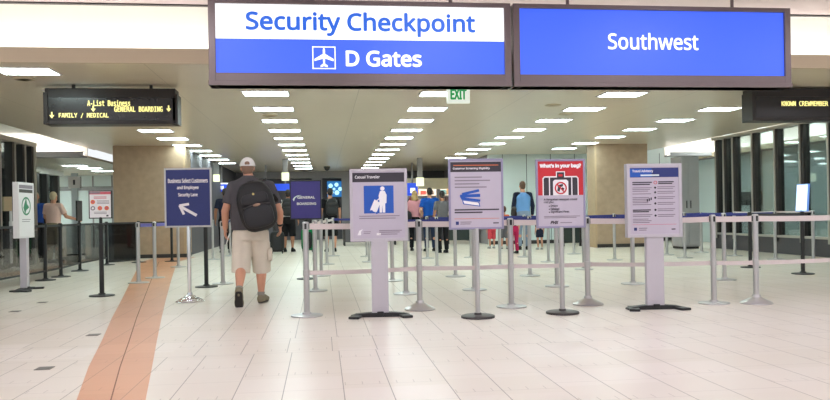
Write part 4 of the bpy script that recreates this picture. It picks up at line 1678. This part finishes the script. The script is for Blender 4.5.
# the walking man -------------------------------------------------
p = at_z(252.3, 304)
charcoal = cloth('charcoal_cotton', (82, 80, 84))
khaki = cloth('khaki_cotton', (220, 210, 194), 0.1)
sneaker = cloth('grey_green_sneaker', (134, 126, 104), 0.3)
black_nylon = mat('black_nylon', (20, 20, 23), 0.6, 0, 0.2, 14, 0.2)
grey_nylon = mat('charcoal_nylon', (30, 30, 34), 0.6, 0, 0.2, 14, 0.2)
MJ = dict(head=(-.03, .03, 1.66), neck=(-.02, -.005, 1.555), shL=(-.205, -.01, 1.435), shR=(.225, -.01, 1.435), elL=(-.3, -.05, 1.14), elR=(.345, -.07, 1.12), wrL=(-.31, .04, .93), wrR=(.35, .03, .95),
          hipL=(-.105, 0, .88), hipR=(.095, 0, .88), kneeL=(-.125, -.03, .46), kneeR=(.115, .1, .47), ankL=(-.135, -.36, .20), ankR=(.105, .06, .095),
          heelL=(-.135, -.43, .2), toeL=(-.14, -.29, .01), heelR=(.1, .01, .035), toeR=(.155, .26, .03))
man, J, k = human('person', 'walking man in white cap, charcoal t-shirt and khaki shorts, seen from behind', (p.x, p.y, 0), math.radians(3), 1.75, None, MJ, skin, ('short', mat('grey_brown_hair', (138, 108, 88), 0.6, 0, 0.25, 60)), 'tee', 'short', charcoal, None, 'shorts', khaki,
                  sneaker, 0.22, True, sec=[(0, .19, .145), (.2, .196, .15), (.5, .2, .145), (.75, .2, .125), (.86, .185, .11), (.94, .12, .085), (.985, .075, .07), (1.02, .06, .06)], hands={'L': 0.7, 'R': 0.8}, hem=(.905, .385))
hc = J['head']
cap_m = cloth('white_cap_cotton', (232, 230, 228), 0.05)
m = MB()
vs_, fs = [], []
n, kk = 24, 8
for j in range(kk + 1):
    ph = PI / 2 * j / kk
    for i in range(n):
        a = 2 * PI * i / n
        vs_.append(hc + Vector((.092 * math.cos(ph) * math.cos(a), -.008 + .112 * math.cos(ph) * math.sin(a), .03 + .106 * math.sin(ph))))
for j in range(kk):
    for i in range(n):
        i2 = (i + 1) % n
        fs.append((j * n + i, j * n + i2, (j + 1) * n + i2, (j + 1) * n + i))
m.add(vs_, fs, cap_m)
m.tube([hc + Vector((.0925 * math.cos(2 * PI * i / n), -.008 + .1125 * math.sin(2 * PI * i / n), .03)) for i in range(n + 1)], .008, cap_m, 8)
cap_o = m.build('cap', man, smooth=True)
m = MB()
vs_, fs = [], []
for i in range(13):
    a = PI * (0.18 + 0.64 * i / 12)
    for rr, zz in ((1.0, .03), (1.0, .038), (1.62, .012), (1.62, .02)):
        vs_.append(hc + Vector((.09 * min(rr, 1.15) * math.cos(a), -.008 + .11 * rr * math.sin(a), zz)))
for i in range(12):
    o = i * 4
    fs += [(o, o + 2, o + 6, o + 4), (o + 1, o + 5, o + 7, o + 3), (o + 2, o + 3, o + 7, o + 6), (o, o + 4, o + 5, o + 1)]
m.add(vs_, fs, cap_m)
m.build('brim', cap_o, smooth=True)
m = MB()          # opening at the back of the cap with the hair showing
m.M = Matrix.Translation(hc)
m.disc(0, .052, .026, -.1195, MATS['grey_brown_hair'], 20, .012, .03)
m.build('rear_opening', cap_o)
m = MB()
wr = J['wrR']
m.M = Matrix.Translation(wr) @ (J['wrR'] - J['elR']).to_track_quat('Z', 'Y').to_matrix().to_4x4()
m.lathe([(.036, -.035), (.038, -.03), (.038, -.012), (.036, -.007)], black_nylon, 18)
m.box(-.02, .02, .03, .044, -.04, -.002, black_nylon)
m.build('wristwatch', man, smooth=True)
for S in 'LR':
    m = MB()
    a = J['ank' + S]
    u = (J['knee' + S] - a).normalized()
    m.tube([a - u * .0, a + u * .03, a + u * .045], [.045, .044, .046], cloth('grey_sock', (150, 146, 138)), 14)
    m.build('sock', man, smooth=True)
m = MB()
m.ellipsoid((.222, .03, .6), (.03, .07, .085), khaki, 14, 8, .5)
m.build('cargo_pocket', man, smooth=True)
bp = backpack('black backpack slung over the right shoulder of the walking man', man, (.08, -.3, 1.19), (.44, .24, .6), math.radians(-13), black_nylon, grey_nylon, 0, True,
              [[(.06, -.24, 1.43), (.1, -.2, 1.47), (.14, -.1, 1.515), (.16, .02, 1.525), (.17, .12, 1.45), (.19, .165, 1.3), (.22, .17, 1.15)], [(.27, -.24, 1.32), (.3, -.16, 1.28), (.3, -.05, 1.2), (.3, .05, 1.12)]])
# paper in his left hand
m = MB()
hl = man.matrix_basis @ (J['wrL'] + Vector((.03, .06, -.12)))
m.M = Matrix.Translation(hl) @ Matrix.Rotation(.3, 4, 'Y')
m.box(-.002, .002, -.05, .05, -.075, .055, white_ink)
tag(m.build('boarding_pass'), 'small white slip held in the left hand of the walking man', 'paper')

# travellers in the lanes ------------------------------------------
navy_c = cloth('navy_cotton', (34, 38, 58))
black_c = cloth('black_cotton', (28, 27, 31))
white_c = cloth('white_cotton', (222, 220, 218), 0.06)
pink_c = cloth('pink_cotton', (214, 150, 158))
royal = cloth('royal_blue_cotton', (28, 84, 176))
lightblue = cloth('light_blue_jersey', (112, 158, 214), 0.06)
denim = cloth('pale_denim', (132, 146, 168))
denim_d = cloth('dark_denim', (44, 54, 78))
peach = cloth('peach_cotton', (245, 208, 196), 0.06)
khaki_d = cloth('olive_khaki', (150, 138, 112))
uniform = cloth('uniform_blue', (34, 66, 140))
grey_c = cloth('grey_cotton', (110, 108, 112))
coral = cloth('coral_cotton', (222, 84, 96))
orange_c = cloth('orange_cotton', (226, 112, 74))
magenta = cloth('magenta_cotton', (186, 42, 88))
shoe_d = cloth('dark_shoe', (40, 38, 40))
shoe_w = cloth('pale_shoe', (190, 188, 186))


def feet(px, py):
    q = at_z(px, py)
    return (q.x, q.y, 0)


GT = 'travellers in the lanes'
o, j_, k_ = human('person', 'traveller in white shirt with dark cap, left of General Boarding sign', feet(289, 252), math.radians(-6), 1.85, GT, None, skin_dk, ('short', hair_dk), None, 'short', white_c, None, 'shorts', black_c, shoe_d)
backpack('dark backpack on the traveller in white shirt', o, (.03, -.24, 1.32), (.36, .2, .52), 0, black_nylon, grey_nylon, 0, False, [[(s * .12, -.17, 1.5), (s * .14, -.05, 1.54), (s * .14, .08, 1.5), (s * .15, .14, 1.36)] for s in (-1, 1)], 'black backpacks')
o, j_, k_ = human('person', 'traveller in black t-shirt and shorts right of General Boarding sign', feet(331, 252), math.radians(4), 1.86, GT, None, skin, ('short', hair_dk), None, 'short', black_c, None, 'shorts', black_c, shoe_d, 0.12)
backpack('black backpack on the traveller in black t-shirt', o, (.03, -.26, 1.3), (.36, .2, .5), 0, black_nylon, grey_nylon, 0, False, [[(s * .12, -.17, 1.5), (s * .14, -.05, 1.55), (s * .14, .08, 1.5), (s * .15, .15, 1.36)] for s in (-1, 1)], 'black backpacks')
o, j_, k_ = human('person', 'blond traveller in pink top right of casual traveler sign', feet(415.5, 251), math.radians(-20), 1.74, GT, None, skin, ('long', hair_bl), None, 'short', pink_c, None, 'trousers', black_c, shoe_d)
m = MB()
m.M = Matrix.Translation(o.matrix_basis @ Vector((-.2, -.17, .95)))
m.ellipsoid((0, 0, 0), (.15, .09, .2), grey_nylon, 18, 10, .6)
bag = m.build('shoulder_bag', smooth=True)
tag(bag, 'dark shoulder bag at the left side of the traveller in pink', 'bag')
m = MB()
m.M = Matrix.Identity(4)
m.tube([(-.1, 0, .16), (-.02, .03, .4), (.1, .1, .56), (.17, .22, .5)], .012, grey_nylon, 8)
s_ = m.build('strap', bag, smooth=True)
s_.location = o.matrix_basis @ Vector((-.2, -.17, .95))
bag.data.transform(Matrix.Translation(-s_.location))
bag.location = s_.location.copy()
s_.location = (0, 0, 0)
human('person', 'traveller in royal blue shirt and dark jeans between two signs', feet(430.5, 251.5), math.radians(5), 1.8, GT, dict(elL=(-.27, -.08, 1.13), wrL=(-.22, .14, 1.02), elR=(.28, -.08, 1.13), wrR=(.24, .14, 1.0)), skin, ('short', hair_dk), None, 'short', royal, None, 'trousers', denim_d, shoe_d, 0.15)
human('person', 'dark haired traveller in grey top left of screening poster', feet(443, 253), math.radians(15), 1.68, GT, None, skin_dk, ('short', hair_dk), None, 'short', grey_c, None, 'trousers', black_c, shoe_d)
human('person', 'tall man in light blue shirt with navy sleeves and pale jeans', feet(523.5, 250), math.radians(2), 1.94, GT, None, skin, ('short', hair_br), None, 'long', lightblue, navy_c, 'trousers', denim, shoe_d, 0.14)
human('person', 'child in coral top behind the right edge of screening poster', feet(492, 248.5), 0.2, 1.12, 'children in the lanes', None, skin, ('long', hair_bl), None, 'short', coral, None, 'shorts', coral, shoe_w, 0, False, None, True)
human('person', 'child in orange top with grey brown hair beside the tall man', feet(504.5, 249), -0.1, 1.28, 'children in the lanes', None, skin, ('short', hair_br), None, 'short', orange_c, None, 'shorts', grey_c, shoe_w, 0, False, None, True)
human('person', 'child in black top and magenta trousers at left of the tall man', feet(514.5, 253.5), 0.3, 1.24, 'children in the lanes', None, skin, ('long', hair_dk), None, 'short', black_c, None, 'trousers', magenta, shoe_d, 0, False, None, True)
human('person', 'small child in dark top with bare legs left of red bag sign', feet(540, 249.5), 0.1, 1.0, 'children in the lanes', None, skin, ('short', hair_br), None, 'short', navy_c, None, 'shorts', navy_c, shoe_w, 0, False, None, True, hem=(.9, .6))
human('person', 'dark haired traveller in dark top behind the walking man', feet(226, 253), 0.1, 1.92, GT, None, skin_dk, ('short', hair_dk), None, 'short', navy_c, None, 'trousers', black_c, shoe_d)
human('person', 'officer in blue uniform facing the hall beside narrow white sign', feet(36.5, 262.5), math.radians(195), 1.78, None, None, skin, ('short', hair_gb), None, 'short', uniform, None, 'trousers', black_c, shoe_d, 0.1)
human('person', 'person in peach shirt and khaki trousers reaching right, grey blond hair', feet(54.5, 263.5), math.radians(-18), 1.76, None, dict(elR=(.3, .06, 1.13), wrR=(.43, .24, 1.07), elL=(-.25, .02, 1.13), wrL=(-.2, .2, 1.0)), skin, ('short', hair_gb), None, 'short', peach, None, 'trousers', khaki_d, shoe_d, 0.1)

# luggage ------------------------------------------------------------


def suitcase(label, px, py, size, body_m, panel_m, rz, handle=0.3):
    q = at_z(px, py)
    W, D, Hh = size
    r = thing('suitcase', label, 'suitcase', (q.x, q.y, 0), rz, 'rolling suitcases')
    m = MB()
    m.ellipsoid((0, 0, .05 + Hh / 2), (W / 2, D / 2, Hh / 2), body_m, 24, 14, .4)
    m.build('shell', r, smooth=True)
    m = MB()
    m.ellipsoid((0, -D * .42, .05 + Hh * .45), (W * .3, D * .14, Hh * .38), panel_m, 20, 12, .45)
    m.build('front_panel', r, smooth=True)
    m = MB()
    for s in (-1, 1):
        m.tube([(s * W * .25, D * .3, Hh * .9), (s * W * .25, D * .3, Hh + handle)], .009, darkgrey, 8)
    m.tube([(-W * .28, D * .3, Hh + handle), (W * .28, D * .3, Hh + handle)], .014, black, 8)
    m.build('pull_handle', r, smooth=True)
    for sx in (-1, 1):
        for sy in (-1, 1):
            m = MB()
            m.M = Matrix.Translation((sx * W * .35, sy * D * .3, .03)) @ Matrix.Rotation(PI / 2, 4, 'Y')
            m.lathe([(.03, -.012), (.03, .012)], black, 14)
            m.M = Matrix.Identity(4)
            m.box(sx * W * .35 - .02, sx * W * .35 + .02, sy * D * .3 - .02, sy * D * .3 + .02, .04, .1, black)
            m.build('wheel', r)


suitcase('green suitcase with black front panel below General Boarding sign', 308, 252, (.38, .26, .66), cloth('green_nylon', (20, 124, 74)), black_nylon, 0.1)
suitcase('dark suitcase at the feet of the traveller in white shirt', 277.5, 253.5, (.4, .26, .58), black_nylon, grey_nylon, 0.0)

# ------------------------------------------------------------------ background furniture
# grey metal cabinet before the right glass wall
q0, q1 = at_z(682, 249), at_z(705, 249)
cab_m = mat('grey_metal_sheet', (176, 174, 176), 0.4, 0.1, 0.06, 3)
r = thing('metal_cabinet', 'tall grey metal cabinet left of the right glass wall', 'cabinet', ((q0.x + q1.x) / 2, q0.y + .3, 0))
m = MB()
W = q1.x - q0.x
m.box(-W / 2, W / 2, -.3, .3, .06, 2.5, cab_m)
m.box(-W / 2 + .02, W / 2 - .02, -.28, .28, 0, .06, darkgrey)
m.build('body', r, bevel=.008)
for a, b in ((-W / 2 + .01, -W * .12), (-W * .12 + .012, W / 2 - .01)):
    m = MB()
    m.box(a, b, -.315, -.3, .1, 2.47, cab_m)
    d_ = m.build('door', r, bevel=.004)
    m = MB()
    m.box(b - .06 if a < -W * .2 else a + .04, b - .04 if a < -W * .2 else a + .06, -.335, -.315, 1.1, 1.3, darkgrey)
    m.build('handle', d_)

# dark monitor on a stand behind the right glass
q = at_y(728, 215, 18.4)
r = thing('monitor_stand', 'dark monitor on a stand behind the right glass wall', 'monitor', (11.15, 18.7, 0), math.radians(-50))
m = MB()
m.box(-.3, .3, -.03, .03, 1.15, 1.5, black)
m.build('monitor', r, bevel=.006)
m = MB()
m.box(-.03, .03, .02, .07, .04, 1.3, darkgrey)
m.box(-.3, .3, -.18, .22, .86, .9, darkgrey)
m.build('post', r)
m = MB()
m.lathe([(.24, 0), (.24, .02), (.04, .05)], darkgrey, 24, (0, .05))
m.build('base', r, smooth=True)


def hung_sign(name, label, px0, px1, py0, py1, Y, em, bars=None, group=None, hw=.03, txt_m=None):
    a, b = at_y(px0, py0, Y), at_y(px1, py1, Y)
    W, Hh = b.x - a.x, a.z - b.z
    r = thing(name, label, 'lit sign', ((a.x + b.x) / 2, Y, b.z), 0, group)
    m = MB()
    m.box(-W / 2, W / 2, 0, .14, 0, Hh, em)
    for u0, u1, v0, v1 in bars or []:
        m.rect(-W / 2 + u0 * W, -W / 2 + u1 * W, v0 * Hh, v1 * Hh, -.003, txt_m or lit_white_txt)
    m.build('face', r, bevel=.01)
    for s in ((-.3, .3) if W > 1.2 else (0,)):
        m = MB()
        m.box(s * W - hw, s * W + hw, .05, .09, Hh - .01, ZC - b.z, grey_wall)
        m.build('hanger', r)
    return r


lit_cream = emit('lit_cream_box', (244, 250, 214), 1.0)
lit_far_blue = emit('lit_counter_blue', (36, 78, 214), 0.9)
hung_sign('hanging_light_box', 'small cream lit box hanging right of the blue business sign', 213, 219.5, 174.5, 181.5, 27, lit_cream, None, 'cream lit boxes hanging from the ceiling', .09)
hung_sign('hanging_light_box', 'small cream lit box hanging right of the white cap', 281.5, 289, 172.5, 180.5, 26, lit_cream, None, 'cream lit boxes hanging from the ceiling', .09)
hung_sign('hanging_light_box', 'small cream lit box hanging above the pink top', 416.5, 424, 177.5, 186, 26, lit_cream, None, 'cream lit boxes hanging from the ceiling', .09)
hung_sign('counter_sign', 'wide blue lit sign between blue business sign and walking man', 214, 229, 183, 191.5, 29, lit_far_blue, [(.1, .2, .25, .65), (.25, .35, .25, .65), (.4, .5, .25, .65), (.55, .65, .25, .65), (0, 1, .85, 1)], 'blue lit counter signs')
hung_sign('counter_sign', 'long blue lit sign right of the walking man', 259, 292, 184, 190.5, 29, lit_far_blue, [(.08, .14, .3, .75), (.17, .23, .3, .75), (.26, .32, .3, .75), (.35, .41, .3, .75), (.44, .5, .3, .75)], 'blue lit counter signs')
hung_sign('counter_sign', 'short blue lit sign with white spot right of casual traveler sign', 407, 418, 183, 195.5, 28.5, lit_far_blue, [(.3, .75, .2, .6)], 'blue lit counter signs')

# lit departure screens inside the pale portal
a, b = at_y(326.5, 180.5, 33.5), at_y(343.5, 197, 33.5)
r = thing('wall_screen', 'glowing blue white wall screen inside the pale portal', 'screen', ((a.x + b.x) / 2, 33.9, b.z))
W, Hh = b.x - a.x, a.z - b.z
m = MB()
m.box(-W / 2, W / 2, -.08, .1, 0, Hh, black)
m.build('case', r, bevel=.01)
m = MB()
m.rect(-W / 2 + .02, W / 2 - .02, .02, Hh - .02, -.085, emit('screen_blue', (40, 120, 190), 0.8))
for u, v, rr in ((.24, .7, .13), (.6, .76, .12), (.82, .5, .12), (.3, .3, .12), (.62, .28, .14), (.45, .5, .08)):
    m.disc(-W / 2 + u * W, v * Hh, rr * W, -.09, emit('screen_cyan', (190, 244, 255), 1.1))
m.build('display', r)

# retail kiosk far back between two signs
a, b = at_y(404, 181, 30), at_y(470, 252, 30)
cream = mat('cream_laminate', (226, 212, 178), 0.4, 0, 0.04)
r = thing('retail_kiosk', 'cream retail kiosk with shelves far behind the royal blue shirt', 'kiosk', ((a.x + b.x) / 2, 30.4, 0))
W = b.x - a.x
zt = a.z
m = MB()
m.box(-W / 2, W / 2, -.9, -.8, zt - .35, zt, cream)
m.box(-W / 2, W / 2, -.9, .9, zt, zt + .08, cream)
m.build('fascia', r, bevel=.01)
for x in (-W / 2 + .08, 0, W / 2 - .08):
    m = MB()
    m.box(x - .07, x + .07, -.85, -.7, 0, zt - .3, grey_wall)
    m.build('post', r)
m = MB()
m.box(-W / 2, W / 2, .7, .8, 0, zt, white_pl)
for z in (1.1, 1.45, 1.8):
    m.box(-W / 2 + .05, W / 2 - .05, .35, .7, z, z + .04, white_pl)
m.build('shelf_wall', r)
m = MB()
m.box(-W / 2 + .1, W / 2 - .1, -.7, -.2, 0, .98, dim_wall)
m.box(-W / 2 + .05, W / 2 - .05, -.75, -.15, .98, 1.04, cream)
m.build('counter', r, bevel=.01)
m = MB()
m.box(-W / 2 + .2, W / 2 - .2, -.5, .5, zt - .06, zt - .02, emit('kiosk_light', (255, 244, 220), 6))
m.build('light_strip', r)
pk = [mat('goods_white', (220, 216, 214), .5), mat('goods_tan', (176, 140, 104), .5), mat('goods_dark', (70, 60, 66), .5), mat('goods_teal', (92, 140, 150), .5), mat('goods_red', (178, 74, 70), .5)]
kz, kx = r.location.z, r.location.x
random.seed(3)
for z, zn in ((1.14, 'lowest'), (1.49, 'middle'), (1.84, 'top')):
    x = -W / 2 + .15
    i = 0
    while x < W / 2 - .2 and i < 10:
        w_ = random.uniform(.12, .24)
        h_ = random.uniform(.14, .26)
        m = MB()
        m.M = Matrix.Translation((kx + x + w_ / 2, 30.4 + .5, z))
        m.box(-w_ / 2, w_ / 2, -.1, .1, 0, h_, pk[(i * 3 + int(z * 10)) % 5])
        tag(m.build('goods_box', bevel=.008), '%s goods box from the left on the %s shelf of the far kiosk' % (ORD[i], zn), 'box', 'goods on the far kiosk shelves')
        x += w_ + random.uniform(.04, .12)
        i += 1

# dark screening tables in the back


def table(label, px0, px1, py, depth, h, mt):
    a, b = at_z(px0, py), at_z(px1, py)
    W = b.x - a.x
    r = thing('screening_table', label, 'table', ((a.x + b.x) / 2, a.y + depth / 2, 0), 0, 'dark screening tables')
    m = MB()
    m.box(-W / 2, W / 2, -depth / 2, depth / 2, h - .05, h, mt)
    m.build('tabletop', r, bevel=.006)
    for sx in (-1, 1):
        for sy in (-1, 1):
            m = MB()
            x, y = sx * (W / 2 - .06), sy * (depth / 2 - .06)
            m.box(x - .03, x + .03, y - .03, y + .03, 0, h - .05, darkgrey)
            m.build('leg', r)
    m = MB()
    m.box(-W / 2 + .05, W / 2 - .05, -depth / 2 + .04, -depth / 2 + .06, .12, h - .1, mt)
    m.build('front_panel', r)


dkgreen = mat('dark_green_grey_metal', (52, 62, 60), .5, .2)
table('dark table behind the casual traveler pedestal', 343, 400, 246, .8, .8, dim_wall)
table('dark green grey table behind the screening poster', 447, 484, 244, .8, .75, dkgreen)
table('small dark green grey table behind red bag sign', 562, 587, 246.5, .7, .75, dkgreen)
table('dark table left of the green suitcase', 232, 274, 246, .8, .85, dim_wall)

# left bay: podium and white pylon
q = at_z(14, 264)
r = thing('podium', 'dark security podium behind the beige board at the left edge', 'podium', (q.x - .75, q.y - .3, 0))
m = MB()
m.box(-.6, .5, -.3, .3, 0, 1.0, dim_wall)
m.build('cabinet', r, bevel=.01)
m = MB()
m.box(-.65, .55, -.36, .32, 1.0, 1.05, black)
m.build('top', r, bevel=.008)
q = at_z(76, 255)
r = thing('sign_pylon', 'white pylon with small plate behind the small dark edge-on sign', 'pylon', (q.x, q.y, 0))
m = MB()
m.box(-.09, .09, -.05, .05, .02, 2.45, mat('pale_blue_white', (206, 214, 220), .4))
m.build('post', r, bevel=.01)
m = MB()
m.box(-.17, .17, -.07, .07, 2.0, 2.35, white_pl)
m.rect(-.03, .03, 2.1, 2.25, -.073, ink)
m.build('plate', r, bevel=.006)
m = MB()
m.box(-.22, .22, -.2, .2, 0, .03, darkgrey)
m.build('base', r, bevel=.006)
